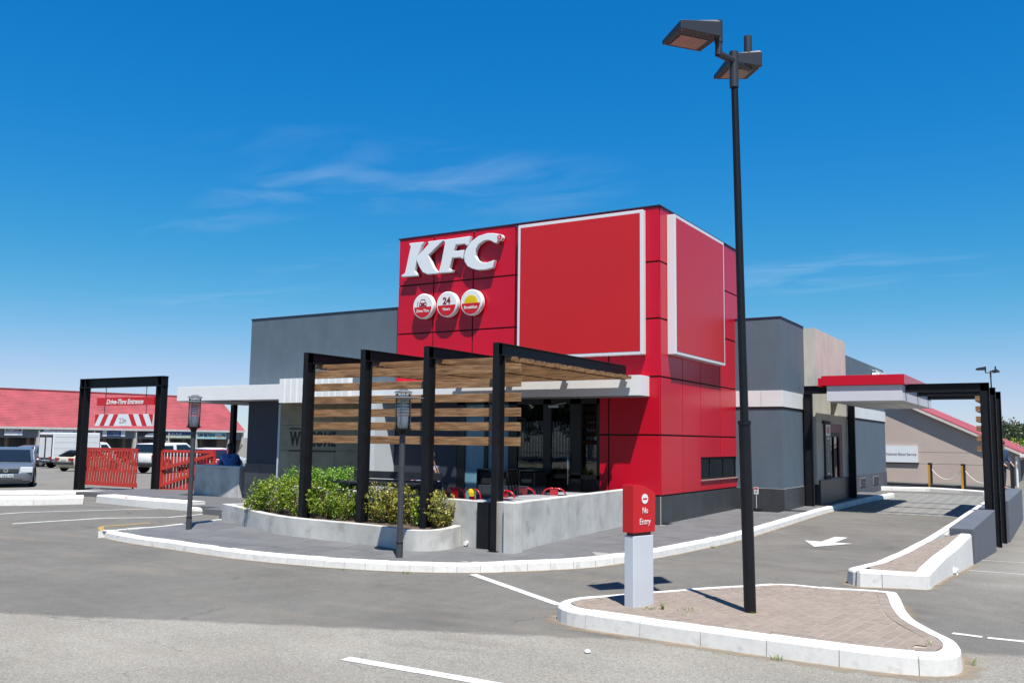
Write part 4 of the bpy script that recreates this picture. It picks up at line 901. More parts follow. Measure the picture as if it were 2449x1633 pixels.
for i, (u, v, lab) in enumerate(((1262, 1195, 'pale patio table nearest the wall corner'), (1296, 1191, 'pale patio table second from the wall corner'), (1352, 1185, 'pale patio table third from the wall corner'), (1418, 1178, 'pale patio table nearest the red tower'))):
    p = onz(u, v, .72); x, y = p.x-.66, p.y+.25; z = pav(x, y); t = thing('patio_table', lab, 'table', (x, y, z), group='pale patio tables along the wall')
    MB().box(x-.32, x+.32, y-.32, y+.32, .655, .68).build('table_top', TAB, t, .012); MB().tube([(x, y, z+.02), (x, y, .655)], .035, 10).build('leg', STEEL, t); MB().lathe([(.22, 0), (.22, .015), (.05, .03)], (x, y, z), 16).build('base', STEEL, t)
def station(x0, x1, y, h, lab):
    t = thing('waste_station', lab, 'bin', ((x0+x1)/2, y, -.02), group='black waste stations by the glass')
    bx('cabinet', x0, x1, y, y+.5, -.03, h-.3, mat('cabinet_grey', (.05, .055, .07), .4), t, .01); hd_ = MB().box(x0, x0+.04, y, y+.5, h-.3, h).box(x1-.04, x1, y, y+.5, h-.3, h).box(x0, x1, y, y+.5, h, h+.035).build('hood', mat('hood_black', (.012, .012, .014), .3), t, .02)
    bx('flap', x0+.05, x1-.05, y+.06, y+.08, h-.28, h-.02, DARK, t)
station(-3.95, -3.15, -.72, .98, 'wide black waste station in front of the blue glass'); station(-2.95, -2.55, -.62, .98, 'narrow black waste station beside the glass door')
# long dark bench table
a_, b2_ = onz(800, 1166, .74), onz(1010, 1158, .74); a_.y = b2_.y = -2.55; bt = thing('bench_table', 'long dark timber bench table behind the planter', 'table', (-5.2, -2.5, 0)); x0, x1 = ony(800, 1166, -2.55).x, ony(1012, 1160, -2.55).x
DKW = mat('dark_timber', (.02, .02, .025), .5, .2, 8.); 
for k in range(3): bx('table_plank', x0, x1, -2.75+k*.2, -2.57+k*.2, .70, .74, DKW, bt, .004)
for x in (x0+.3, x1-.3): bx('leg', x-.04, x+.04, -2.7, -2.2, -.02, .70, DKW, bt)
for k in range(2): bx('back_board', x0, x1, -1.95, -1.91, .62+k*.17, .77+k*.17, DKW, bt)
for x in (x0+.2, x1-.2): bx('back_post', x-.03, x+.03, -1.91, -1.85, -.02, .94, DKW, bt)
tag(MB().lathe([(.05, 0), (.06, .06), (.05, .11), (.02, .13)], onz(1128, 1186, .725), 14).build('sauce_bottle', YEL), 'small yellow container on a patio table left of the fourth post', 'container')
# stake sign and bait box by the grey block
p = at(1808, 1222, .13, base0); t = thing('bait_station', 'small white notice on a rod above a black bait box by the grey block', 'notice', (p.x, p.y, p.z))
MB().tube([(p.x, p.y+.05, p.z), (p.x, p.y+.05, p.z+.42)], .006, 6).build('rod', WHITE, t); bx('notice', p.x-.055, p.x+.055, p.y+.04, p.y+.046, p.z+.40, p.z+.56, WHITE, t); bx('notice_head', p.x-.045, p.x+.045, p.y+.036, p.y+.0395, p.z+.51, p.z+.55, REDS, t)
for k in range(3): bx('notice_line', p.x-.04, p.x+.035, p.y+.037, p.y+.0395, p.z+.43+k*.022, p.z+.436+k*.022, BLK_, t)
bx('bait_box', p.x-.16, p.x+.14, p.y-.08, p.y+.08, p.z, p.z+.075, mat('box_black', (.01, .01, .01), .25), t, .02)
# ================================================================== LEFT: DRIVE-THRU ENTRANCE PORTAL
pl_, pr_ = at(190, 1164, .05), at(374, 1178, .05); PY = (pl_.y+pr_.y)/2-.1
xl, xr = ony(192, 1120, PY).x, ony(377, 1120, PY).x; zT = ony(300, 904.5, PY).z
ep = thing('entrance_portal', 'tall black steel portal over the drive-thru entrance', 'portal', ((xl+xr)/2, PY, gnd(xl, PY)))
def post(x, nm): return MB().box(x-.16, x+.16, PY-.13, PY-.105, gnd(x, PY)-.1, zT).box(x-.16, x+.16, PY+.105, PY+.13, gnd(x, PY)-.1, zT-.3).box(x-.02, x+.02, PY-.105, PY+.105, gnd(x, PY)-.1, zT).build(nm, STEEL, ep)
def hcol(x): return MB().box(x-.145, x-.12, PY-.12, PY+.12, gnd(x, PY)-.1, zT).box(x+.12, x+.145, PY-.12, PY+.12, gnd(x, PY)-.1, zT).box(x-.12, x+.12, PY-.02, PY+.02, gnd(x, PY)-.1, zT).build('post', STEEL, ep)
hcol(xl); hcol(xr)
MB().box(xl-.17, xr+.17, PY-.12, PY+.12, zT, zT+.025).box(xl-.17, xr+.17, PY-.12, PY+.12, zT-.30, zT-.275).box(xl-.17, xr+.17, PY-.02, PY+.02, zT-.275, zT).build('beam', STEEL, ep)
def chain(b, p, q, r=.018):
    p, q = Vector(p), Vector(q); n = max(3, int((q-p).length/.09))
    for k in range(n):
        a, c = p.lerp(q, k/n), p.lerp(q, (k+1)/n); o = Vector((.02, 0, 0)) if k % 2 else Vector((0, .02, 0)); b.tube([a, (a+c)/2+o, c], r*.45, 4); b.tube([a, (a+c)/2-o, c], r*.45, 4)
    return b
def rect(us, vs): p, q = ony(us[0], vs[0], PY), ony(us[1], vs[1], PY); return p.x, q.x, q.z, p.z
x0, x1, z0, z1 = rect((234, 370), (950.5, 968.5)); zc_ = ony(300, 959.5, PY).z; zh = .135
s_ = thing('hanging_sign', 'long red hanging sign reading Drive-Thru Entrance', 'sign', ((x0+x1)/2, PY, zc_-zh), group='boards hung in the entrance portal')
bx('board', x0, x1, PY-.03, PY+.03, zc_-zh, zc_+zh, REDS, s_)
text('sign_lettering', 'Drive-Thru Entrance', WHITE, s_, ((x0+x1)/2, PY-.031, zc_-.085), (1, 0, 0), (0, 0, 1), .155, (x1-x0)*.64, .004, shear=.2, bold=.03)
cb_ = MB()
for x in (x0+.45, x1-.45): chain(cb_, (x, PY, zT-.3), (x, PY, zc_+zh))
cb_.build('chain', STEEL, s_)
zc2 = ony(300, 1004, PY).z; zh2 = .20
s2_ = thing('hanging_sign', 'red and white striped height board reading 2.3m', 'sign', ((x0+x1)/2, PY, zc2-zh2), group='boards hung in the entrance portal')
bx('board', x0-.06, x1-.02, PY-.02, PY+.02, zc2-zh2, zc2+zh2, WHITES, s2_)
W_ = x1-x0+.04; XL = x0-.06
def par(a, b, sl): return [(XL+W_*a+sl, PY-.0225, zc2+zh2-.004), (XL+W_*b+sl, PY-.0225, zc2+zh2-.004), (XL+W_*b-sl, PY-.0225, zc2-zh2+.004), (XL+W_*a-sl, PY-.0225, zc2-zh2+.004)]
for a, b, sl in ((.125, .205, .12), (.295, .375, .12), (.62, .70, -.12), (.79, .865, -.12)): MB().prism(par(a, b, sl), (0, .002, 0)).build('stripe', REDS, s2_)
MB().prism([(XL+.004, PY-.0225, zc2+zh2-.004), (XL+W_*.08, PY-.0225, zc2+zh2-.004), (XL+.004, PY-.0225, zc2-zh2+.03)], (0, .002, 0)).build('stripe', REDS, s2_)
MB().prism([(XL+W_-.004, PY-.0225, zc2+zh2-.004), (XL+W_-.03, PY-.0225, zc2-zh2+.03), (XL+W_*.92, PY-.0225, zc2+zh2-.004)], (0, .002, 0)).build('stripe', REDS, s2_)
text('height_lettering', '2.3m', mat('grey_print', (.2, .19, .18), .6), s2_, (XL+W_*.495, PY-.0225, zc2-.1), (1, 0, 0), (0, 0, 1), .17, .36, .003)
cb_ = MB()
for x in (x0+.42, x1-.42): chain(cb_, (x, PY, zc_-zh), (x, PY, zc2+zh2))
cb_.build('chain', STEEL, s2_)
# red perforated screen beside the left post
p0, p1 = ony(211, 1074, PY+.02), ony(333, 1074, PY+.02); x0, x1 = p0.x, p1.x; zt = ony(270, 1073, PY).z; zb_ = ony(265, 1160, PY).z
sg = thing('red_screen', 'red sheet metal screen with slanted slots beside the left portal post', 'gate', ((x0+x1)/2, PY, zb_), group='red gates at the entrance')
rn = random.Random(5); b = MB(); n = 19; cw_ = (x1-x0)/n; sh_ = .16; H2 = zt-zb_
def pr4(xa, xb, za, zc): f = lambda z: (z-zb_)/H2*sh_; return [(clamp(xa+f(za), x0, x1), PY-.02, za), (clamp(xb+f(za), x0, x1), PY-.02, za), (clamp(xb+f(zc), x0, x1), PY-.02, zc), (clamp(xa+f(zc), x0, x1), PY-.02, zc)]
for k in range(-2, n):
    xa = x0+k*cw_; b.prism(pr4(xa, xa+cw_*.56, zb_, zt), (0, .03, 0)) if xa+sh_+cw_ > x0 else None
    z = zb_
    cuts = sorted([rn.uniform(.04, .12), rn.uniform(.34, .40), rn.uniform(.42, .5), rn.uniform(.74, .8), rn.uniform(.82, .9), rn.uniform(.93, .97)])
    seg_ = [0, cuts[0]*1., None]
    solid = [(0, .07), (cuts[1]-.02, cuts[2]), (cuts[3], cuts[4]-.02), (.93, 1.)] if k % 2 else [(0, .10), (cuts[1], cuts[1]+.04), (cuts[3]-.1, cuts[3]-.03), (.95, 1.)]
    for a, c in solid: b.prism(pr4(xa+cw_*.56, xa+cw_, zb_+a*H2, zb_+c*H2), (0, .03, 0))
b.build('slotted_sheet', REDP, sg)
bx('edge_rail', x0, x1, PY-.025, PY+.03, zt, zt+.03, REDP, sg); bx('edge_rail', x0, x1, PY-.025, PY+.03, zb_-.03, zb_, REDP, sg); bx('hinge', x0-.05, x0, PY-.02, PY+.03, zt-.25, zt-.15, STEEL, sg); bx('hinge', x0-.05, x0, PY-.02, PY+.03, zb_+.12, zb_+.22, STEEL, sg)
for x in (x1-.25,): bx('foot', x, x+.04, PY, PY+.04, gnd(x, PY)-.05, zb_, STEEL, sg)
# red slatted gate right of the portal
gA, gB = Vector((ony(387, 1120, PY).x, PY)), Vector((ony(387, 1120, PY).x+2.05, PY+.35)); gd = (gB-gA).normalized(); zt = ony(440, 1079, PY+.2).z; zb_ = ony(430, 1172, PY+.2).z; GL = (gB-gA).length
rg = thing('red_gate', 'red slatted gate with diagonal braces right of the portal', 'gate', (gA.x, gA.y, zb_), group='red gates at the entrance')
P3 = lambda s, z, o=0.: (gA.x+gd.x*s-gd.y*o, gA.y+gd.y*s+gd.x*o, z)
for z in (zb_, zt): MB().beam(P3(0, z), P3(GL, z), .05, .09).build('rail', REDP, rg)
for s in (0, GL): MB().beam(P3(s, zb_), P3(s, zt), .05, .09, (gd.x, gd.y, 0)).build('stile', REDP, rg)
for k in range(15): s = .08+k*(GL-.1)/15; MB().beam(P3(s+.03, zb_, .03), P3(s+.03, zt, .03), .016, .085, (gd.x, gd.y, 0)).build('slat', REDP, rg)
MB().beam(P3(0, zb_+.62*(zt-zb_)-.10, -.03), P3(GL, zt-.08, -.03), .03, .10).build('brace', REDP, rg); MB().beam(P3(0, zb_+.12, -.03), P3(GL, zb_+.62*(zt-zb_), -.03), .03, .10).build('brace', REDP, rg)
# small red plate on the kerb
q = at(313, 1199, .1, base0); tag(MB().beam((q.x-.16, q.y-.06, q.z-.02), (q.x+.16, q.y-.09, q.z-.02), .015, .26).build('kerb_plate', REDS), 'small red plate fixed to the white entrance kerb', 'plate')
# low concrete wall with pale cap
a_, b_2 = xy(ony(463, 1179, .62)), xy(ony(570, 1185.5, .30))
lw2 = thing('low_wall', 'low concrete wall with pale cap in front of the seated man', 'wall', (a_.x, a_.y, pav(a_.x, a_.y)))
wall_run('wall_body', [a_, a_.lerp(b_2, .5), b_2], .2, lambda x, y: .765, CONC, lw2, side=1)
wall_run('cap', [a_-Vector((.02, .02)), b_2-Vector((-.02, .02))], .5, lambda x, y: .825, mat('cap_pale', (.5, .51, .53), .5), lw2, bot=lambda x, y: .767, side=1)

# ================================================================== PEOPLE
SKIN_D = mat('skin_dark', (.07, .035, .022), .5, .05); SKIN_L = mat('skin_light', (.45, .25, .17), .5, .05); HAIR = mat('hair_black', (.008, .007, .006), .6)
def skin(name, pts, edges, mt, parent, sub=2):
    me = bpy.data.meshes.new(name); keys = list(pts); off = ORG[parent]
    me.from_pydata([tuple(Vector(pts[k][0])-off) for k in keys], [(keys.index(a), keys.index(b)) for a, b in edges], []); me.materials.append(mt)
    o = bpy.data.objects.new(name, me); link(o, parent); ORG[o] = off
    o.modifiers.new('skin', 'SKIN')
    for i, k in enumerate(keys): r = pts[k][1]; me.skin_vertices[0].data[i].radius = r if isinstance(r, tuple) else (r, r); me.skin_vertices[0].data[i].use_root = (i == 0)
    s = o.modifiers.new('sub', 'SUBSURF'); s.levels = sub; s.render_levels = sub
    for p in me.polygons: p.use_smooth = True
    o.modifiers['skin'].use_smooth_shade = True
    return o
def person(label, base, fwd, shirt, trousers, skinm, pose='sit', lean=.2, arms='table'):
    """seated or standing figure; base = point on the ground under the hips, fwd = facing direction"""
    f = Vector((fwd[0], fwd[1], 0)).normalized(); s = Vector((f.y, -f.x, 0)); B = Vector(base); up_ = Vector((0, 0, 1))
    t = thing('person', label, 'person', tuple(B)); Q = lambda x, y, z: B+s*x+f*y+up_*z
    hip = .50 if pose == 'sit' else .95; sh = hip+.50
    l = lean
    pt = {'pelvis': (Q(0, 0, hip), (.15, .12)), 'waist': (Q(0, l*.3, hip+.2), (.14, .105)), 'chest': (Q(0, l*.75, hip+.40), (.17, .12)), 'neck': (Q(0, l*1.1, sh+.05), (.055, .055)), 'head0': (Q(0, l*1.25+.02, sh+.15), (.075, .085)), 'head1': (Q(0, l*1.35+.02, sh+.25), (.075, .09)), 'crown': (Q(0, l*1.35+.01, sh+.31), (.045, .05))}
    ed = [('pelvis', 'waist'), ('waist', 'chest'), ('chest', 'neck'), ('neck', 'head0'), ('head0', 'head1'), ('head1', 'crown')]
    sp_ = {}; se = []
    for sd_, n_ in ((-1, 'l'), (1, 'r')):
        shd = Q(.19*sd_, l*.95, sh-.02); 
        if arms == 'table': el, wr, hn = Q(.27*sd_, l+.16, sh-.27), Q(.16*sd_, l+.40, sh-.27), Q(.12*sd_, l+.50, sh-.27)
        else: el, wr, hn = Q(.25*sd_, l+.02, sh-.30), Q(.22*sd_, l+.20, sh-.48), Q(.2*sd_, l+.28, sh-.53)
        pt.update({'sh'+n_: (shd, .058), 'el'+n_: (el, .042), 'wr'+n_: (wr, .03), 'hn'+n_: (hn, (.04, .02))}); ed += [('chest', 'sh'+n_), ('sh'+n_, 'el'+n_), ('el'+n_, 'wr'+n_), ('wr'+n_, 'hn'+n_)]
        for k in range(4):
            tip_ = hn+(hn-wr).normalized()*(.085-.008*abs(k-1.4))+s*sd_*(-.03+.02*k)-up_*.012; pt['f%d' % k+n_] = (tip_, .008); ed.append(('hn'+n_, 'f%d' % k+n_))
        pt['th'+n_] = (hn+(hn-wr).normalized()*.03-s*sd_*.055, .009); ed.append(('hn'+n_, 'th'+n_))
        if pose == 'sit': kn, an, toe = Q(.13*sd_, .42, hip), Q(.13*sd_, .40, .09), Q(.13*sd_, .54, .04)
        else: kn, an, toe = Q(.10*sd_, .03, .50), Q(.10*sd_, -.02, .09), Q(.11*sd_, .14, .04)
        hp = Q(.095*sd_, .02, hip-.02); pt.update({'hp'+n_: (hp, .085), 'kn'+n_: (kn, .058), 'an'+n_: (an, .042), 'toe'+n_: (toe, (.042, .03))}); ed += [('pelvis', 'hp'+n_), ('hp'+n_, 'kn'+n_), ('kn'+n_, 'an'+n_), ('an'+n_, 'toe'+n_)]
    body = skin('body', pt, ed, skinm, t)
    gr = lambda k, q: (pt[k][0], tuple(v+q for v in (pt[k][1] if isinstance(pt[k][1], tuple) else (pt[k][1],)*2)))
    sk = {k: gr(k, .035) for k in ('chest', 'waist', 'pelvis', 'shl', 'shr', 'ell', 'elr')}
    for n_ in 'lr': sk['cf'+n_] = ((pt['el'+n_][0]*.25+pt['wr'+n_][0]*.75), .05)
    sk['col'] = (pt['chest'][0].lerp(pt['neck'][0], .75), (.085, .08))
    skin('shirt', sk, [('chest', 'waist'), ('waist', 'pelvis'), ('chest', 'col')]+[e for n_ in 'lr' for e in (('chest', 'sh'+n_), ('sh'+n_, 'el'+n_), ('el'+n_, 'cf'+n_))], shirt, t)
    tk = {k: gr(k, .016) for k in ('pelvis', 'hpl', 'hpr', 'knl', 'knr', 'anl', 'anr')}
    skin('trousers', tk, [('pelvis', 'hpl'), ('pelvis', 'hpr'), ('hpl', 'knl'), ('hpr', 'knr'), ('knl', 'anl'), ('knr', 'anr')], trousers, t)
    c = pt['head1'][0]; hb2 = MB(); hr = []
    for i in range(9):
        for j in range(12):
            ph = i/8*math.pi*.62; th_ = j/12*2*math.pi; hr.append(c+s*(.092*math.sin(ph)*math.cos(th_))+f*(.105*math.sin(ph)*math.sin(th_)-.018)+up_*(.02+.115*math.cos(ph)))
    hb2.add(hr, [(i*12+j, i*12+(j+1) % 12, (i+1)*12+(j+1) % 12, (i+1)*12+j) for i in range(8) for j in range(12)]).build('hair', HAIR, t, smooth=True)
    hd0 = pt['head0'][0]; MB().lathe([(.012, 0), (.016, .03), (.006, .05)], hd0+f*.095+up_*.02, 8).build('nose', skinm, t, smooth=True)
    for sd_ in (-1, 1):
        MB().lathe([(.004, -.006), (.011, 0), (.004, .006)], hd0+f*.088+s*.032*sd_+up_*.07, 8).build('eye', HAIR, t); MB().lathe([(.008, -.02), (.018, 0), (.008, .025)], hd0+s*.083*sd_+up_*.045, 8).build('ear', skinm, t, smooth=True)
    MB().beam(hd0+f*.09-s*.022-up_*.025, hd0+f*.09+s*.022-up_*.025, .01, .01).build('mouth', mat('lip', (.2, .07, .06), .5), t)
    return t
BLUE = mat('shirt_blue', (.13, .24, .52), .8, .12, 8.); JEAN = mat('trousers_dark', (.02, .025, .04), .8, .1, 8.); PALE = mat('shirt_pale', (.42, .42, .60), .8, .1, 8.); NAVYC = mat('shirt_navy', (.015, .04, .10), .8, .1)
wm = b_2.lerp(a_, .25); nv_ = Vector((-(b_2-a_).y, (b_2-a_).x)).normalized()
pm = ony(545, 1079, wm.y+.62); pb_ = (pm.x+.22, pm.y-.1, pm.z-1.13)
person('man in blue shirt leaning on the low wall with his back turned', pb_, (-.75, .65), BLUE, JEAN, SKIN_D, 'sit', .38)
st_ = thing('patio_stool', 'plain dark stool under the man in the blue shirt', 'stool', pb_); MB().lathe([(.17, .36), (.17, .39)], pb_, 16).build('seat', STEEL, st_)
for k in range(4): a = .78+k*1.57; MB().tube([(pb_[0]+.2*math.cos(a), pb_[1]+.2*math.sin(a), pav(pb_[0], pb_[1])), (pb_[0]+.12*math.cos(a), pb_[1]+.12*math.sin(a), pb_[2]+.37)], .013, 6).build('leg', STEEL, st_)
pm = ony(1040, 1140, -1.15); person('person in pale lavender shirt seated behind the third pergola post', (pm.x, -1.15, pav(pm.x, -1.15)), (-1, -.25), PALE, JEAN, SKIN_L, 'sit', .05)
st_ = thing('patio_stool', 'plain dark stool under the person in the lavender shirt', 'stool', (pm.x, -1.15, pav(pm.x, -1.15))); MB().lathe([(.17, .36), (.17, .39)], (pm.x, -1.15, pav(pm.x, -1.15)), 16).build('seat', STEEL, st_)
for k in range(4): a = .78+k*1.57; q0 = Vector((pm.x, -1.15, pav(pm.x, -1.15))); MB().tube([q0+Vector((.2*math.cos(a), .2*math.sin(a), 0)), q0+Vector((.12*math.cos(a), .12*math.sin(a), .37))], .013, 6).build('leg', STEEL, st_)

# ================================================================== CARS
TYRE = mat('tyre', (.012, .012, .013), .8); RIM = mat('wheel_rim', (.4, .4, .41), .3, .05, metal=.7); ARCH = mat('arch_dark', (.006, .006, .006), .9)
HLAMP = mat('headlamp', (.65, .68, .7), .12, .1, 20., coat=.6); TLAMP = mat('tail_lamp', (.30, .01, .012), .2, coat=.5); PLATE = mat('number_plate', (.55, .60, .58), .5); BUMP = mat('bumper_dark', (.03, .03, .032), .6)
def car(label, loc, rz, paint, low, cab, W, wx, r, kind='car', group=None, parts=None, belt=.9, tumble=.16, glassmat=None):
    """low / cab: side outlines (x forward, z up). wx: axle positions, r: wheel radius"""
    t = thing('parked_'+kind, label, kind, loc, rz, group=group or 'vehicles parked by the shops'); L = dict(local=True); hw = W/2
    b = MB(); n = len(low); cx_ = sum(p[0] for p in low)/n; cz_ = sum(p[1] for p in low)/n; sl = [(-hw, .955), (-hw+.05, .99), (-hw+.2, 1.), (hw-.2, 1.), (hw-.05, .99), (hw, .955)]
    vs = []; 
    for y, k in sl: vs += [((p[0]-cx_)*(k if abs(y) < hw-.1 else k*.985)+cx_, y*(1 if abs(p[0]-cx_) < 1.5 else .965), (p[1]-cz_)*k+cz_) for p in low]
    fs = [(j*n+i, j*n+(i+1) % n, (j+1)*n+(i+1) % n, (j+1)*n+i) for j in range(len(sl)-1) for i in range(n)]+[tuple(range(n)), tuple((len(sl)-1)*n+i for i in range(n-1, -1, -1))]
    body = b.add(vs, fs).build('body', paint, t, .07, seg=3, smooth=True, **L)
    zlo = min(p[1] for p in cab); yy = lambda z: hw-.05-tumble*(z-zlo)
    m_ = len(cab); c = MB().add([(x, -yy(z), z) for x, z in cab]+[(x, yy(z), z) for x, z in cab], [tuple(range(m_)), tuple(range(2*m_-1, m_-1, -1))]+[(i, (i+1) % m_, m_+(i+1) % m_, m_+i) for i in range(m_)])
    c.build('cabin', paint, t, .08, seg=3, smooth=True, **L)
    for x in wx:
        for s in (-1, 1):
            MB().lathe([(r+.055, -.012), (r+.055, .012)], (x, s*(hw-.004), r+.02), 24, 'y').build('wheel_arch', ARCH, t, **L)
            w_2 = MB().lathe([(r*.6, -.09), (r*.96, -.09), (r, -.06), (r, .06), (r*.96, .09), (r*.6, .09)], (x, s*(hw-.06), r), 24, 'y').build('wheel', TYRE, t, **L)
            MB().lathe([(r*.62, -.012), (r*.62, .012), (r*.2, .03)] if s > 0 else [(r*.2, -.03), (r*.62, -.012), (r*.62, .012)], (x, s*(hw+.022), r), 20, 'y').build('rim', RIM, w_2, **L)
    gm = glassmat or CARG
    for nm, poly in (parts or {}).items():
        k0 = nm.split(':')[0]; mt_ = {'side_window': gm, 'windscreen': gm, 'rear_window': gm, 'headlamp': HLAMP, 'tail_lamp': TLAMP, 'plate': PLATE, 'bumper': BUMP, 'grille': BUMP, 'louvre': ARCH, 'trim': BUMP, 'door_panel': WHITE, 'pad': paint}[k0]
        if k0 == 'side_window':
            for s in (-1, 1): MB().prism([(x, s*(yy(z)+.006), z) for x, z in poly], (0, -s*.004, 0)).build(k0, mt_, t, **L)
        elif k0 in ('windscreen', 'rear_window'):
            (xa, za), (xb, zb2) = poly; d = .012*(1 if k0 == 'windscreen' else -1)
            MB().face([(xa+d, -yy(za)+.06, za+.006), (xa+d, yy(za)-.06, za+.006), (xb+d, yy(zb2)-.08, zb2+.006), (xb+d, -yy(zb2)+.08, zb2+.006)]).build(k0, mt_, t, **L)
        elif k0 in ('headlamp', 'tail_lamp'):
            for s in (-1, 1): x0_, x1_, ya, yb, za, zb3 = poly; bb = sorted((s*ya, s*yb)); MB().box(x0_, x1_, bb[0], bb[1], za, zb3).build(k0, mt_, t, .02, **L)
        else: MB().box(*poly).build(k0, mt_, t, .01, **L)
    return t
CARG = mat('tinted_glass', (.012, .016, .02), .06, .05, spec=.8)
SILV = mat('paint_silver', (.24, .265, .30), .28, .03, metal=.55, coat=.5); GRYB = mat('paint_grey_blue', (.20, .24, .30), .28, .03, metal=.4, coat=.5); WHC = mat('paint_white', (.75, .76, .76), .3, .03, coat=.4); BEI = mat('paint_beige', (.58, .53, .42), .35, .04, coat=.3); REDC = mat('paint_red', (.32, .012, .03), .28, .03, coat=.5); DKC = mat('paint_dark', (.03, .035, .05), .28, .03, coat=.5)
sedan_low = [(-2.3, .35), (-2.35, .62), (-2.28, .95), (-1.9, 1.0), (1.0, .98), (1.75, .86), (2.2, .72), (2.38, .55), (2.36, .25), (2.0, .18), (-2.0, .18)]
sedan_cab = [(-1.95, .95), (-1.25, 1.42), (-.2, 1.48), (.45, 1.43), (1.35, .93)]
sedan_parts = {'side_window': [(-1.55, 1.0), (-1.12, 1.34), (-.2, 1.40), (.38, 1.35), (.95, 1.0)], 'windscreen': [(1.30, .96), (.48, 1.40)], 'rear_window': [(-1.92, .98), (-1.28, 1.39)], 'headlamp': (2.02, 2.37, .46, .87, .57, .78), 'tail_lamp': (-2.34, -2.2, .5, .85, .66, .88), 'grille': (2.3, 2.39, -.42, .42, .58, .72), 'grille:2': (2.33, 2.385, -.55, .55, .24, .36), 'plate': (2.37, 2.395, -.26, .26, .40, .52), 'trim': (2.30, 2.392, -.8, .8, .20, .225)}
fc = at(11, 1166); hd_ = Vector((CAM.x-fc.x, CAM.y-fc.y)).normalized(); rz = math.atan2(hd_.y, hd_.x)-.04
c1 = car('silver sedan facing the camera, cut by the left edge', (fc.x-2.35*math.cos(rz), fc.y-2.35*math.sin(rz), gnd(fc.x-2, fc.y)), rz, SILV, sedan_low, sedan_cab, 1.8, (-1.4, 1.42), .32, parts=sedan_parts)
for s in (-1, 1): MB().lathe([(.01, -.06), (.10, -.05), (.11, 0), (.06, .06)], (.95, s*1.0, 1.02), 10).build('mirror', SILV, c1, local=True, smooth=True)
ORG[c1] = Vector((0, 0, 0)); text('plate_lettering', 'Z 363-FS', mat('plate_green', (.02, .06, .05), .6), c1, (2.396, 0, .425), (0, 1, 0), (0, 0, 1), .07, .46, .003)
for rr in (.075, .045): MB().lathe([(rr, 0), (rr+.008, .004), (rr+.008, .008)], (2.392, 0, .655), 16, 'x').build('emblem', CHROME, c1, local=True)
suv_low = [(-2.2, .42), (-2.25, .75), (-2.18, 1.02), (-1.9, 1.06), (.9, 1.04), (1.8, .98), (2.2, .82), (2.25, .4), (1.9, .24), (-1.9, .24)]
suv_cab = [(-2.12, 1.02), (-1.85, 1.58), (-1.2, 1.68), (.1, 1.68), (1.2, 1.02)]
suv_parts = {'side_window': [(-1.75, 1.1), (-1.55, 1.5), (-.9, 1.56), (.05, 1.56), (.85, 1.1)], 'windscreen': [(1.15, 1.06), (.15, 1.62)], 'rear_window': [(-2.11, 1.1), (-1.88, 1.55)], 'tail_lamp': (-2.26, -2.05, .42, .9, .93, 1.03), 'headlamp': (1.95, 2.2, .5, .88, .8, .92), 'bumper': (-2.28, -2.1, -.75, .75, .3, .48), 'plate': (-2.275, -2.25, -.26, .26, .68, .79)}
def vehicle(u, v, ang, dx=0.): p = at(u, v); return (p.x+dx*math.cos(ang), p.y+dx*math.sin(ang), gnd(p.x, p.y))
car('grey-blue crossover seen from behind next to the white truck', vehicle(52, 1117, R(112), 2.2), R(112), GRYB, suv_low, suv_cab, 1.82, (-1.32, 1.35), .36, 'car', parts=suv_parts)
car('dark car half hidden between the silver sedan and the crossover', vehicle(22, 1116, R(100), 2.), R(100), DKC, sedan_low, sedan_cab, 1.75, (-1.4, 1.42), .32, parts=sedan_parts)
hat_low = [(-1.9, .35), (-1.95, .6), (-1.9, .90), (-1.6, .94), (.8, .90), (1.55, .84), (1.95, .72), (1.98, .35), (1.7, .2), (-1.7, .2)]; hat_cab = [(-1.82, .90), (-.95, 1.36), (.1, 1.38), (.9, .88)]
hat_parts = {'side_window': [(-1.3, .95), (-.85, 1.28), (.05, 1.30), (.62, .95)], 'windscreen': [(.86, .92), (.14, 1.34)], 'rear_window': [(-1.8, .94), (-1.0, 1.33)], 'tail_lamp': (-1.965, -1.85, .42, .78, .66, .84), 'plate': (-1.965, -1.94, -.24, .24, .68, .8), 'bumper': (-2.02, -1.85, -.8, .8, .42, .60), 'headlamp': (1.8, 1.96, .5, .78, .58, .72)}
hx = R(97); hc = car('old cream hatchback with louvred rear window', vehicle(150, 1127, hx, 1.95), hx, BEI, hat_low, hat_cab, 1.62, (-1.2, 1.2), .29, 'car', parts=hat_parts)
for k in range(6): z = .99+k*.055; MB().box(-1.86+k*.09, -1.70+k*.09, -.55, .55, z, z+.02).build('window_louvre', ARCH, hc, local=True)
pk_low = [(-2.6, .55), (-2.65, .8), (-2.6, 1.12), (-.6, 1.12), (1.2, 1.10), (2.1, 1.02), (2.55, .9), (2.6, .5), (2.2, .32), (-2.2, .36)]; pk_cab = [(-2.52, 1.08), (-2.35, 1.70), (-.75, 1.76), (.15, 1.76), (1.25, 1.06)]
pk_parts = {'side_window:a': [(-2.2, 1.2), (-2.15, 1.58), (-1.0, 1.6), (-1.0, 1.2)], 'side_window:b': [(-.75, 1.2), (-.75, 1.64), (.08, 1.66), (.85, 1.2)], 'windscreen': [(1.2, 1.1), (.2, 1.71)], 'rear_window': [(-2.51, 1.2), (-2.37, 1.66)], 'tail_lamp': (-2.66, -2.5, .72, .88, .78, 1.08), 'bumper': (-2.78, -2.55, -.8, .8, .48, .62), 'plate': (-2.79, -2.77, -.26, .26, .66, .78), 'trim': (-2.5, 2.4, -.86, .86, .42, .5)}
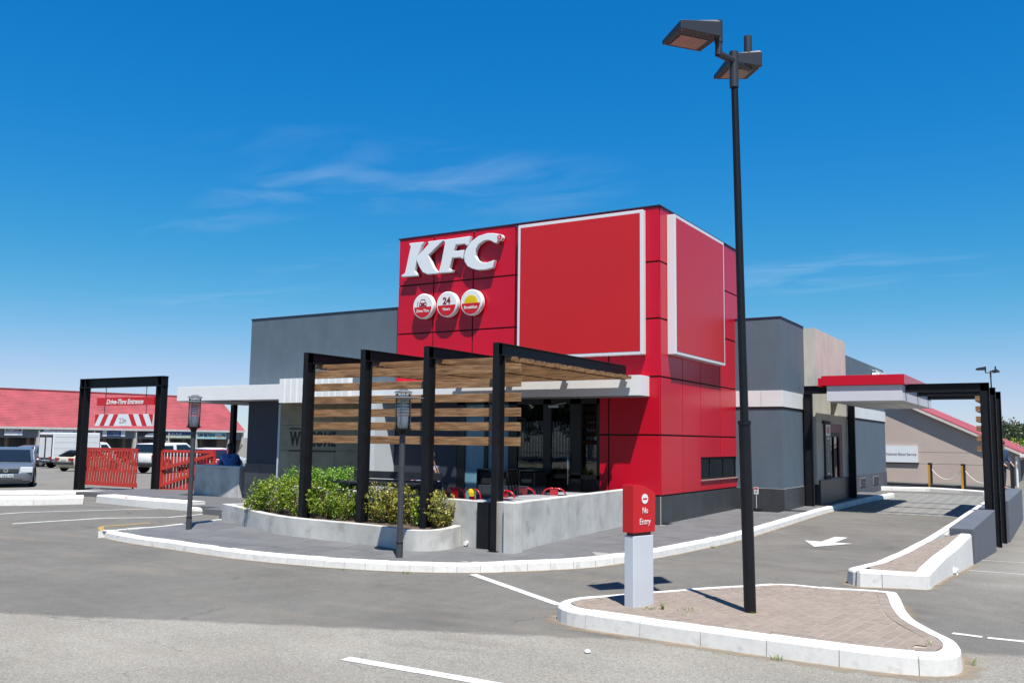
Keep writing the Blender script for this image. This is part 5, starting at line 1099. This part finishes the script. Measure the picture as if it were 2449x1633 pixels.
px_ = R(99); car('white double-cab pickup with canopy between the portal posts', vehicle(338, 1132, px_, 2.6), px_, WHC, pk_low, pk_cab, 1.78, (-1.55, 1.55), .39, 'pickup', parts=pk_parts)
# box truck
tx = R(88); tl2 = vehicle(103, 1119, tx, 2.7); tk = car('white box truck with framed rear doors beside the cream hatchback', tl2, tx, WHC, [(1.2, .5), (1.2, 1.1), (2.5, 1.05), (2.75, .9), (2.75, .45), (2.4, .35), (-2.6, .45), (-2.6, .62), (1.1, .62)], [(1.15, 1.02), (1.2, 1.95), (1.9, 1.9), (2.6, 1.05)], 1.75, (-1.6, 1.7), .36, 'truck', parts={'windscreen': [(2.55, 1.1), (1.95, 1.85)], 'side_window': [(1.35, 1.15), (1.35, 1.75), (1.85, 1.75), (2.3, 1.15)], 'bumper': (-2.75, -2.55, -.85, .85, .42, .55), 'tail_lamp': (-2.74, -2.62, .72, .9, .62, .86)})
bxs = MB().box(-2.6, 1.1, -.95, .95, .64, 2.62).build('cargo_box', WHC, tk, .06, local=True)
for s in (-1, 1):
    dr = MB().box(-2.64, -2.60, s*.46-.42, s*.46+.42, .70, 2.45).build('rear_door', BUMP, tk, local=True); MB().box(-2.66, -2.64, s*.46-.34, s*.46+.34, .78, 2.25).build('door_panel', WHC, dr, local=True)
    for zz in (1.0, 1.45, 1.9, 2.3): MB().box(-2.5, 1.0, s*.952-.004, s*.952+.004, zz, zz+.012).build('panel_seam', mat('seam_grey', (.4, .4, .4), .6), bxs, local=True)
cx1 = R(100); car('red car beyond the low wall beside the seated man', vehicle(520, 1135, cx1, 0.), cx1+R(30), REDC, hat_low, hat_cab, 1.62, (-1.2, 1.2), .29, parts=hat_parts)
car('white car parked behind the red car', vehicle(512, 1124, cx1, 0.), cx1, WHC, sedan_low, sedan_cab, 1.78, (-1.4, 1.42), .32, parts=sedan_parts)

# ================================================================== RED-ROOFED SHOPS
O_ = Vector((-77.19, 29.70, 0)); SD = Vector((.233, .972, 0)).normalized(); SN = Vector((SD.y, -SD.x, 0)); SG = gnd(-73, 45)-.05; T0, T1 = -26., 24.6
def S3(t, d, z): return O_+SD*t-SN*d+Vector((0, 0, z))      # d = depth behind the eave line
def spot(u, v):  # place on the eave plane
    d = ray(u, v); k = (O_-CAM).dot(SN)/d.dot(SN); p = CAM+d*k; return (p-O_).dot(SD), p.z
sb = thing('shop_row', 'long row of shops under a faded red pitched roof', 'shops', tuple(S3(0, 2, SG)))
BEIGE = mat('beige_render', (.46, .40, .35), .8, .06, 1.); DKS = mat('shop_dark', (.025, .025, .025), .3, .3, 1.2); GUT = mat('gutter', (.55, .53, .50), .6)
ROOFR = mat('roof_red', (.33, .06, .07), .7, .22, .7, bump=.15, bscale=8)
EZ, RZ_ = 2.36, 6.08; rf = MB(); nr = 24
for k in range(nr):
    d0, d1 = -.3+6.3*k/nr, -.3+6.3*(k+1)/nr+.05; za, zc3 = EZ+(RZ_-EZ)*k/nr, EZ+(RZ_-EZ)*(k+1)/nr
    rf.add([S3(T0, d0, za), S3(T1+.3, d0, za), S3(T1+.3, d1, zc3), S3(T0, d1, zc3), S3(T0, d0, za-.05), S3(T1+.3, d0, za-.05)], [(0, 1, 2, 3), (4, 5, 1, 0)])
rf.add([S3(T0, 6., RZ_), S3(T1+.3, 6., RZ_), S3(T1+.3, 12.3, EZ), S3(T0, 12.3, EZ)], [(0, 1, 2, 3)])
rfo = rf.build('roof', ROOFR, sb); MB().beam(S3(T0, 6., RZ_+.04), S3(T1+.35, 6., RZ_+.04), .3, .12).build('ridge_cap', ROOFR, rfo)
MB().beam(S3(T0, -.32, EZ-.12), S3(T1+.3, -.32, EZ-.12), .14, .20).build('gutter', GUT, sb)
MB().beam(S3(T0, .0, 1.78), S3(T1, .0, 1.78), .12, .9).build('fascia_board', mat('fascia_grey', (.22, .21, .21), .7), sb)
MB().prism([S3(T0, 2.6, SG-.3), S3(T1, 2.6, SG-.3), S3(T1, 12, SG-.3), S3(T0, 12, SG-.3)], (0, 0, EZ-SG+.2)).build('rear_wall', BEIGE, sb)
MB().prism([S3(T1, -.2, EZ-.1), S3(T1, 6., RZ_-.12), S3(T1, 12.2, EZ-.1), S3(T1, 12.2, SG-.3), S3(T1, 2.4, SG-.3), S3(T1, -.2, .8)], tuple(SD*.2)).build('gable_wall', mat('gable_beige', (.5, .46, .40), .8), sb)
MB().prism([S3(T0, -.6, SG+.05), S3(T1, -.6, SG+.05), S3(T1, 2.6, SG+.05), S3(T0, 2.6, SG+.05)], (0, 0, -.4)).build('walkway', mat('walkway', (.3, .28, .26), .8), sb)
tt = T0; rr_ = random.Random(3); cols = [spot(u, 1040)[0] for u in (-190, -75, 90, 222, 322, 400, 466, 548)]
for t_ in cols:
    MB().prism([S3(t_-.12, -.1, 2.2), S3(t_+.20, -.1, 2.2), S3(t_+.42, -.1, SG-.2), S3(t_-.12, -.1, SG-.2)], tuple(-SN*.5)).build('pillar', BEIGE, sb); MB().tube([S3(t_+.05, -.28, 2.2), S3(t_+.05, -.28, SG)], .05, 8).build('downpipe', GUT, sb)
for a, c in zip(cols[:-1], cols[1:]):
    n_ = max(2, int((c-a)/1.6)); wid = (c-a)/n_
    for k in range(n_):
        ta = a+wid*k; fr = MB().prism([S3(ta+.08, 2.55, SG+.1), S3(ta+wid-.08, 2.55, SG+.1), S3(ta+wid-.08, 2.55, 1.9), S3(ta+.08, 2.55, 1.9)], tuple(SN*.04)).build('shop_window', mat('shop_frame', (.25, .19, .14), .7), sb)
        MB().prism([S3(ta+.2, 2.50, SG+.2 if k % 2 else SG+.7), S3(ta+wid-.2, 2.50, SG+.2 if k % 2 else SG+.7), S3(ta+wid-.2, 2.50, 1.75), S3(ta+.2, 2.50, 1.75)], tuple(SN*.02)).build('pane', DKS, fr)
def shop_sign(u0, u1, v0, v1, c, lab):
    (ta, _), (tb, _) = spot(u0, v0), spot(u1, v0); zt_ = spot((u0+u1)/2, v0)[1]; zb_2 = spot((u0+u1)/2, v1)[1]
    s = thing('shop_sign', lab, 'sign', tuple(S3((ta+tb)/2, -.1, zb_2)), group='boards over the shops')
    MB().prism([S3(ta, -.16, zb_2), S3(tb, -.16, zb_2), S3(tb, -.16, zt_), S3(ta, -.16, zt_)], tuple(SN*.05)).build('board', c, s); return s, ta, tb, zb_2, zt_
SGW = mat('board_white', (.72, .72, .73), .5, .05); SGB = mat('board_blue', (.03, .07, .22), .5, .1); SGC = mat('board_sky', (.35, .58, .62), .5, .15, 1.); MAG = mat('print_magenta', (.35, .01, .10), .6); BLKT = BLK_
def put(s, txt, mt_, t_, z, h, w=None, shear=0., bold=.02): text('lettering', txt, mt_, s, tuple(S3(t_, -.215, z)), tuple(SD), (0, 0, 1), h, w, .01, shear=shear, bold=bold)
def strip(s, mt_, ta, tb, za, zb2): MB().prism([S3(ta, -.213, za), S3(tb, -.213, za), S3(tb, -.213, zb2), S3(ta, -.213, zb2)], tuple(SN*.004)).build('print', mt_, s)
s, ta, tb, za, zb2 = shop_sign(10, 53, 1021, 1040.5, SGW, 'white sign board reading ICE CREAM'); put(s, 'ICE CREAM', MAG, (ta+tb)/2, za+.34, .30, (tb-ta)*.86, .2); strip(s, SGC, tb-.42, tb-.05, za+.05, za+.2)
s, ta, tb, za, zb2 = shop_sign(103, 200, 1025, 1041.5, SGW, 'long white sign board with a row of small pictures')
pc = [mat('pic%d' % k, c_, .5) for k, c_ in enumerate(((.05, .02, .015), (.02, .02, .03), (.05, .25, .35), (.02, .03, .06), (.25, .02, .03), (.03, .03, .03), (.03, .06, .2)))]
for k in range(11): w0 = (tb-ta)/11.6; strip(s, pc[k % 7], ta+.1+k*w0, ta+.1+k*w0+w0*rr_.uniform(.45, .85), za+.06, za+.06+rr_.uniform(.22, .34))
strip(s, mat('print_brown', (.3, .16, .12), .6), ta+.6, tb-.3, zb2-.16, zb2-.07)
s, ta, tb, za, zb2 = shop_sign(244, 298, 1028, 1043, SGW, 'blue sign board with white end panels'); strip(s, SGB, ta+.42, tb-.42, za, zb2); strip(s, SGW, ta+.5, tb-.55, za+.32, za+.42) ; strip(s, SGW, ta+.5, tb-.6, za+.12, za+.18)
s, ta, tb, za, zb2 = shop_sign(331, 378, 1030, 1044, mat('board_black', (.02, .02, .025), .5), 'black sign board with a white arch'); m0 = ta+(tb-ta)*.66
MB().prism([S3(m0+.75*math.cos(k*math.pi/12), -.213, za+.38*math.sin(k*math.pi/12)) for k in range(13)], tuple(SN*.004)).build('print', SGW, s)
s, ta, tb, za, zb2 = shop_sign(396, 463, 1031, 1047, SGB, 'dark blue and pale green sign board right of the portal'); strip(s, mat('board_green', (.45, .52, .38), .5, .2, 3.), ta, tb, za, za+(zb2-za)*.45)
for k in range(6): strip(s, SGW, ta+.4+k*.22, ta+.52+k*.22, za+.12, za+.42+.1*(k % 2))
s, ta, tb, za, zb2 = shop_sign(470, 539, 1033, 1049, SGC, 'pale blue sign board reading OM BILTONG'); put(s, 'OM', BLKT, ta+.36, za+.2, .38, .48); put(s, 'BILTONG', BLKT, ta+1.4, za+.2, .38, 1.25); put(s, 'FS', BLKT, tb-.28, za+.2, .34, .3); strip(s, mat('print_orange', (.45, .2, .06), .6), tb-1.1, tb-.5, za+.12, za+.28)
# ================================================================== RIGHT: STEEL FRAMES OVER THE LANE
lf = thing('lane_frames', 'three black steel portal frames with timber slats over the serving lane', 'portal', (3.3, 8.9, 0))
FY = [6.85, 8.9, 10.95]; XR, ZF = 5.45, 3.12
for k, y in enumerate(FY):
    zb_ = gnd(5.5, y)-.1; b = MB().box(XR-.2, XR-.188, y-.05, y+.05, zb_, ZF-.2).box(XR-.012, XR, y-.05, y+.05, zb_, ZF).box(XR-.188, XR-.012, y-.005, y+.005, zb_, ZF-.012); b.build('post', STEEL, lf)
    x0 = 1.18 if k != 1 else 3.3
    MB().box(x0, XR, y-.05, y+.05, ZF-.012, ZF).box(x0, XR-.2, y-.05, y+.05, ZF-.2, ZF-.188).box(x0, XR-.013, y-.005, y+.005, ZF-.188, ZF-.012).build('beam', STEEL, lf)
    if k != 1:
        xl_ = 1.18 if k == 0 else 1.43
        MB().box(xl_, xl_+.012, y-.05, y+.05, -.05, ZF-.2).box(xl_+.19, xl_+.202, y-.05, y+.05, -.05, ZF-.2).box(xl_+.012, xl_+.19, y-.005, y+.005, -.05, ZF-.2).build('post', STEEL, lf)
for z in (2.68, 2.44, 2.20, 1.985, 1.75, 1.515): bx('side_slat', XR-.30, XR-.205, 6.72, 11.1, z, z+.125, WOOD, lf)
bx('infill_panel', 1.13, 1.22, 6.96, 7.27, .0, 2.9, DARK, rest)
# low grey walls beside the parking
def lowwall(y0, y1, x0, x1, zt, lab):
    b = MB().prism([(x0, y0, zt), (x1, y0, zt), (x1, y1, zt+.02), (x0, y1, zt+.02)], (0, 0, -(zt-min(gnd(5.6, y0), gnd(5.6, y1)))-.25)); tag(b.build('retaining_wall', mat('grey_wall', (.10, .11, .135), .75, .12, 2., bump=.15, bscale=70), None, .015), lab, 'wall', 'low grey walls along the lane')
lowwall(1.15, 6.6, 5.08, 5.47, .165, 'nearer low grey block wall at the end of the white divider kerb'); lowwall(6.98, 8.75, 5.08, 5.24, .17, 'short grey wall between the first two lane frames'); lowwall(9.05, 10.8, 5.08, 5.24, .175, 'short grey wall between the last two lane frames'); lowwall(11.3, 19.4, 5.08, 5.50, .165, 'farther low grey wall beyond the lane frames')
# guard rail and bollards at the end of the lane
gr_ = thing('guard_rail', 'dark grey steel guard rail across the end of the lane', 'guard rail', (3, 18.6, 0)); rail = [(.2, 19.7), (1.25, 19.4), (2.64, 18.85), (3.79, 18.15), (4.7, 17.6), (5.05, 17.4)]
for z in (.13, .205):
    MB().tube([(x, y, z+.03) for x, y in rail], .045, 6).build('rail', mat('rail_grey', (.05, .055, .065), .5), gr_)
for x, y in rail[1:]: bx('post', x-.05, x+.05, y-.0, y+.1, gnd(x, y)-.05, .24, STEEL, gr_)
BY = mat('bollard_yellow', (.50, .25, .02), .5); BPTS = []
for (x, y), lab in (((2.66, 18.85), 'yellow and black post nearer the restaurant wall'), ((3.80, 18.12), 'yellow and black post nearer the lane frames')):
    t = thing('bollard', lab, 'post', (x, y, .05), group='chained posts behind the guard rail'); bx('yellow_face', x-.07, x-.0, y-.05, y+.05, .0, .95, BY, t); bx('black_face', x+.001, x+.07, y-.05, y+.05, .0, .95, ARCH, t); bx('cap', x-.07, x+.07, y-.05, y+.05, .951, 1.02, ARCH, t); BPTS.append(Vector((x, y, .88)))
ch = MB(); pa, pb2 = BPTS; pc2 = Vector((4.95, 17.5, .75))
for a, c in ((pa, pb2), (pb2, pc2)): ch.tube([a.lerp(c, k/12)-Vector((0, 0, .42*4*(k/12)*(1-k/12))) for k in range(13)], .011, 5)
tag(ch.build('chain', WHITE), 'sagging white chain between the yellow posts', 'chain')
# ================================================================== BEIGE BUILDING BEHIND THE LANE
bb = thing('clinic_building', 'beige building with red sloping roof behind the lane', 'building', (0, 28, 0)); PINK = mat('pinkish_render', (.50, .40, .345), .85, .07, .7, bump=.1, bscale=40, tint=((.38, .33, .29), .5, .55, .5)); sl_ = -.478
zr = lambda x: 3.27+sl_*(x-1.29)
MB().prism([(-7, 26, -.6), (5.02, 26, -.6), (5.02, 26, zr(5.02)-.1), (-7, 26, zr(-7)-.1)], (0, 12, 0)).build('wall', PINK, bb)
b = MB()
for k in range(18): y = 25.8+k*.75; b.prism([(-7, y, zr(-7)+.02), (5.3, y, zr(5.3)+.02), (5.3, y+.73, zr(5.3)+.02), (-7, y+.73, zr(-7)+.02)], (0, 0, .05))
rfb = b.build('roof', ROOFR, bb); MB().prism([(-7, 25.76, zr(-7)-.10), (5.3, 25.76, zr(5.3)-.10), (5.3, 25.76, zr(5.3)+.01), (-7, 25.76, zr(-7)+.01)], (0, .08, 0)).build('barge_board', mat('barge_cream', (.6, .56, .5), .6), bb)
bx('gutter', 5.22, 5.38, 25.7, 39, zr(5.3)-.14, zr(5.3)-.02, WHITE, bb); MB().tube([(5.08, 25.9, -.5), (5.08, 25.9, zr(5.3)-.1)], .05, 10).build('downpipe', WHITE, bb)
for z in (1.36, .86): bx('wall_joint', -2, 5.0, 25.995, 26.0, z, z+.012, mat('joint_grey', (.36, .32, .29), .9), bb)
for x in (3.05,): bx('wall_joint', x, x+.012, 25.995, 26., -.2, .86, mat('joint_grey', (.36, .32, .29), .9), bb)
sn = thing('clinic_sign', 'white wall sign reading National Blood Service', 'sign', (-.2, 25.9, .88), group=None); bx('board', -1.9, 1.34, 25.93, 25.99, .9, 1.62, WHITES, sn); bx('bottom_trim', -1.9, 1.36, 25.93, 26.0, .85, .90, STEEL, sn)
text('sign_lettering', 'National Blood Service', mat('print_plum', (.16, .09, .10), .6), sn, (.66, 25.928, 1.2), (1, 0, 0), (0, 0, 1), .115, 1.22, .004)
# boundary wall, gate, green mesh
gy_ = 33.5; fw = thing('boundary_wall', 'plain pale boundary wall at the far right', 'wall', (6, gy_, 0)); bx('wall_body', 5.3, 9.5, gy_, gy_+.2, -.8, 1.0, BEIGE, fw); bx('coping', 5.25, 9.5, gy_-.04, gy_+.24, 1.001, 1.06, BEIGE, fw)
ga = thing('steel_gate', 'grey steel gate leaf ajar at the far right', 'gate', (5.0, 31, -.4)); 
for k in range(2): bx('leaf', 4.62+k*.32, 4.9+k*.32, 30.5+k*.2, 30.56+k*.2, -.4, 1.05, mat('gate_grey', (.2, .21, .24), .5), ga)
for k in range(3): bx('hinge', 4.60, 4.66, 30.44, 30.5, -.2+k*.45, -.1+k*.45, STEEL, ga)
ms_ = thing('mesh_fence', 'turquoise mesh fence above the boundary wall', 'fence', (6, 34, 1.05)); MT = mat('mesh_green', (.05, .28, .24), .6)
for k in range(14): MB().tube([(4.6+k*.16, 34, .9), (4.6+k*.16, 34, 1.75)], .012, 4).build('wire', MT, ms_)
for k in range(4): MB().tube([(4.5, 34, 1.0+k*.2), (6.9, 34, 1.0+k*.2)], .012, 4).build('rail', MT, ms_)
tk2 = MB().lathe([(1.1, 0), (1.1, .5), (.9, .85), (.3, 1.0)], (6.1, 38, .9), 20).build('water_tank', mat('tank_green', (.04, .35, .30), .5), None, smooth=False); tag(tk2, 'turquoise domed tank behind the mesh fence', 'tank')
pm = ony(2394, 1095, 21.5); person('person in dark blue shirt partly hidden by the last lane frame', (pm.x, 21.5, gnd(pm.x, 21.5)), (.8, -.6), NAVYC, JEAN, SKIN_L, 'stand', .05, 'down')
tag(bx('gate_post', ony(2421, 1130, 24).x-.07, ony(2421, 1130, 24).x+.07, 23.9, 24.05, -.9, .95, ARCH), 'short black post beside the person in dark blue', 'post')
# ================================================================== FAR RIGHT: HOUSES AND TREES
def house(x, y, z, w, h, wallc, roofc, lab):
    t = thing('far_house', lab, 'house', (x, y, z), group='houses on the far slope'); bx('wall', x-w/2, x+w/2, y, y+8, z-2, z+h, wallc, t); MB().prism([(x-w/2-.4, y-.3, z+h), (x+w/2+.4, y-.3, z+h), (x+w/4, y+3, z+h+1.0), (x-w/4, y+3, z+h+1.0)], (0, 4, 0)).build('roof', roofc, t)
    for k in (-1, 1): f_ = bx('window', x+k*w/4-.6, x+k*w/4+.6, y-.05, y, z+h-1.8, z+h-.6, WHITE, t); bx('pane', x+k*w/4-.5, x+k*w/4+.5, y-.07, y-.05, z+h-1.7, z+h-.7, DKS, f_)
ORN = mat('wall_orange', (.55, .25, .12), .8); TILR = mat('roof_orange', (.5, .22, .13), .8)
q = ony(2412, 1075, 120); house(q.x, 120, 0., 5., 1.4, ORN, TILR, 'orange-walled house on the slope beyond the parking'); q = ony(2452, 1078, 110); house(q.x+2, 110, -.2, 6, 1.6, BEIGE, TILR, 'pale house at the far right edge')
LEAFT = leafmat('leaf_tree', (.018, .04, .012), (.035, .065, .02), (.06, .085, .03)); LEAFD = leafmat('leaf_dry', (.07, .065, .04), (.11, .10, .06), (.15, .125, .075))
def tree(x, y, z, h, rx, mt, lab, seed, n=170, ls=.34, group='trees on the far slope'):
    rnd = random.Random(seed); t = thing('tree', lab, 'tree', (x, y, z), group=group); tr_ = MB().tube([(x, y, z-1), (x+.1, y, z+h*.3), (x, y+.1, z+h*.6)], .045*h, 8, .02*h); cr2 = MB(); cl = []
    for k in range(9):
        a = rnd.uniform(0, 6.28); e = Vector((x+rx*.7*math.cos(a), y+rx*.7*math.sin(a), z+h*rnd.uniform(.5, .9))); tr_.tube([(x, y, z+h*rnd.uniform(.25, .45)), (e+Vector((x, y, z+h*.4)))/2, e], .02*h, 6, .006*h); cl.append(e)
    for k in range(n):
        c = rnd.choice(cl)+Vector((rnd.gauss(0, rx*.28), rnd.gauss(0, rx*.28), rnd.gauss(0, h*.09)))
        for j in range(9): leaf(cr2, c+Vector((rnd.gauss(0, .25), rnd.gauss(0, .25), rnd.gauss(0, .2)))*h/7, ls*rnd.uniform(.6, 1.2), rnd)
    tr_.build('trunk', BARK, t); cr2.build('crown', mt, t)
for i, (u, y, hgt, rx, mt_, lab) in enumerate(((2404, 150, 6.0, 2.2, LEAFD, 'dry grey tree behind the orange-walled house'), (2424, 145, 6.0, 2.4, LEAFD, 'dry brownish tree beside the dark green one'), (2438, 132, 5.6, 2.9, LEAFT, 'round dark green tree above the orange-walled house'), (2462, 125, 4.6, 2.8, LEAFT, 'dark green tree at the right edge'), (2449, 70, 2.6, 1.7, LEAFG, 'bright green bush behind the turquoise fence'))):
    q = ony(u, 1080, y); tree(q.x, y, -.3, hgt, rx, mt_, lab, 60+i, 200, .32 if y > 100 else .16)
# second street light, far behind the lane: a copy of the tall one
def copy_tree(o, parent=None):
    c = o.copy(); col.objects.link(c); c.parent = parent
    for chd in [k for k in bpy.data.objects if k.parent == o]: copy_tree(chd, c)
    return c
l2_ = copy_tree(tl); q = ony(2377, 1000, 44); l2_.location = (q.x, 44, .25); l2_.rotation_euler = (0, 0, R(-60)); l2_['label'] = 'distant twin-headed street light beyond the lane frames'
l2_['group'] = tl['group'] = 'twin-headed street lights'
# ================================================================== PALISADE FENCE ACROSS THE ROAD (seen mirrored in the doors)
pf_ = thing('palisade_fence', 'grey steel palisade fence across the road, seen only in the glass doors', 'fence', (-20, -34, gnd(-20, -34))); PM = mat('galvanised', (.72, .72, .70), .45, .1, 3.)
zf_ = gnd(-20, -34); pb3 = MB().prism([(0, 0, 0), (.10, 0, 0), (.10, 0, 2.35), (.05, 0, 2.5), (0, 0, 2.35)], (0, .012, 0)); me_p = None
for k in range(190):
    x = -40+k*.22
    if me_p is None: o = pb3.build('pale', PM, pf_, local=True); me_p = o.data
    else: o = bpy.data.objects.new('pale', me_p); link(o, pf_)
    o.location = (x+20, 0, 0)
for z in (.4, 1.8): bx('rail', -40, 3, -33.98, -33.93, zf_+z, zf_+z+.06, PM, pf_)
for i in range(7): tree(-42+i*7.0, -38.5-(i % 3), zf_-.4, 5.5, 4.2, LEAFT, '%s added unseen tree from the left, dark backdrop for the door reflections' % ('first', 'second', 'third', 'fourth', 'fifth', 'sixth', 'seventh')[i], 90+i, 420, .5, 'added trees darkening the door reflections')  # unseen trees added behind the fence to darken what the doors mirror
# ================================================================== SMALL THINGS
GRASS = leafmat('grass_blade', (.06, .13, .015), (.12, .2, .02), (.24, .26, .05))
def tuft(u, v, h, n, lab, size=.05, top=0.):
    p = at(u, v, top); rnd = random.Random(int(u)); b = MB()
    for k in range(n):
        a = rnd.uniform(0, 6.28); r0 = rnd.uniform(0, size); c = p+Vector((r0*math.cos(a), r0*math.sin(a), -.004)); d = Vector((rnd.gauss(0, .5), rnd.gauss(0, .5), 1)).normalized()*h*rnd.uniform(.5, 1.1); w_3 = Vector((-d.y, d.x, 0)).normalized()*.004 if abs(d.x)+abs(d.y) > 1e-4 else Vector((.004, 0, 0))
        b.add([c-w_3, c+w_3, c+d*.6+w_3*.7+Vector((d.x, d.y, 0))*.2, c+d+Vector((d.x, d.y, 0))*.5], [(0, 1, 2), (0, 2, 3)])
    tag(b.build('grass_tuft', GRASS, at=tuple(p)), lab, 'weed', 'weeds in the kerb joints')
for a in ((1557, 1456, .03, 30, 'flat weed beside the white sign column', .09, .172), (1584, 1456, .09, 14, 'upright weed right of the white sign column', .02, .172), (1648, 1458, .025, 40, 'spreading weed patch between the sign and the lamp pole', .14, .172), (1640, 1469, .02, 16, 'tiny weed in front of the spreading patch', .06, .172), (1800, 1465, .03, 20, 'weed round the foot of the tall lamp pole', .06, .172), (1858, 1577, .07, 18, 'grass tuft at the foot of the island kerb', .05, 0.), (2225, 1541, .05, 10, 'grass sprig at the right end of the island paving', .03, .172), (2325, 1590, .10, 12, 'dry grass blades right of the island kerb', .05, 0.), (976, 1371, .06, 34, 'leafy green weed at the main kerb below the nearer garden lamp', .09, 0.), (818, 1362, .03, 30, 'low weed at the main kerb left of the nearer garden lamp', .10, 0.), (1706, 1310, .06, 22, 'weed at the kerb between the sign and the lamp pole', .06, 0.)): tuft(*a)
for u, v, s, lab in ((1405, 1561, .03, 'crumpled scrap of paper on the asphalt in front of the island'), (2281, 1374, .09, 'crushed clear plastic bottle against the divider kerb')):
    p = at(u, v); rnd = random.Random(int(v)); b = MB(); b.lathe([(s*.5, 0), (s*rnd.uniform(.7, 1.1), s*.4), (s*.8, s*.9), (s*.3, s*1.2)], p, 7); b.v = [Vector((q.x+rnd.gauss(0, s*.12), q.y+rnd.gauss(0, s*.12), q.z)) for q in b.v]; tag(b.build('litter', mat('litter_white', (.7, .7, .68), .5)), lab, 'litter')
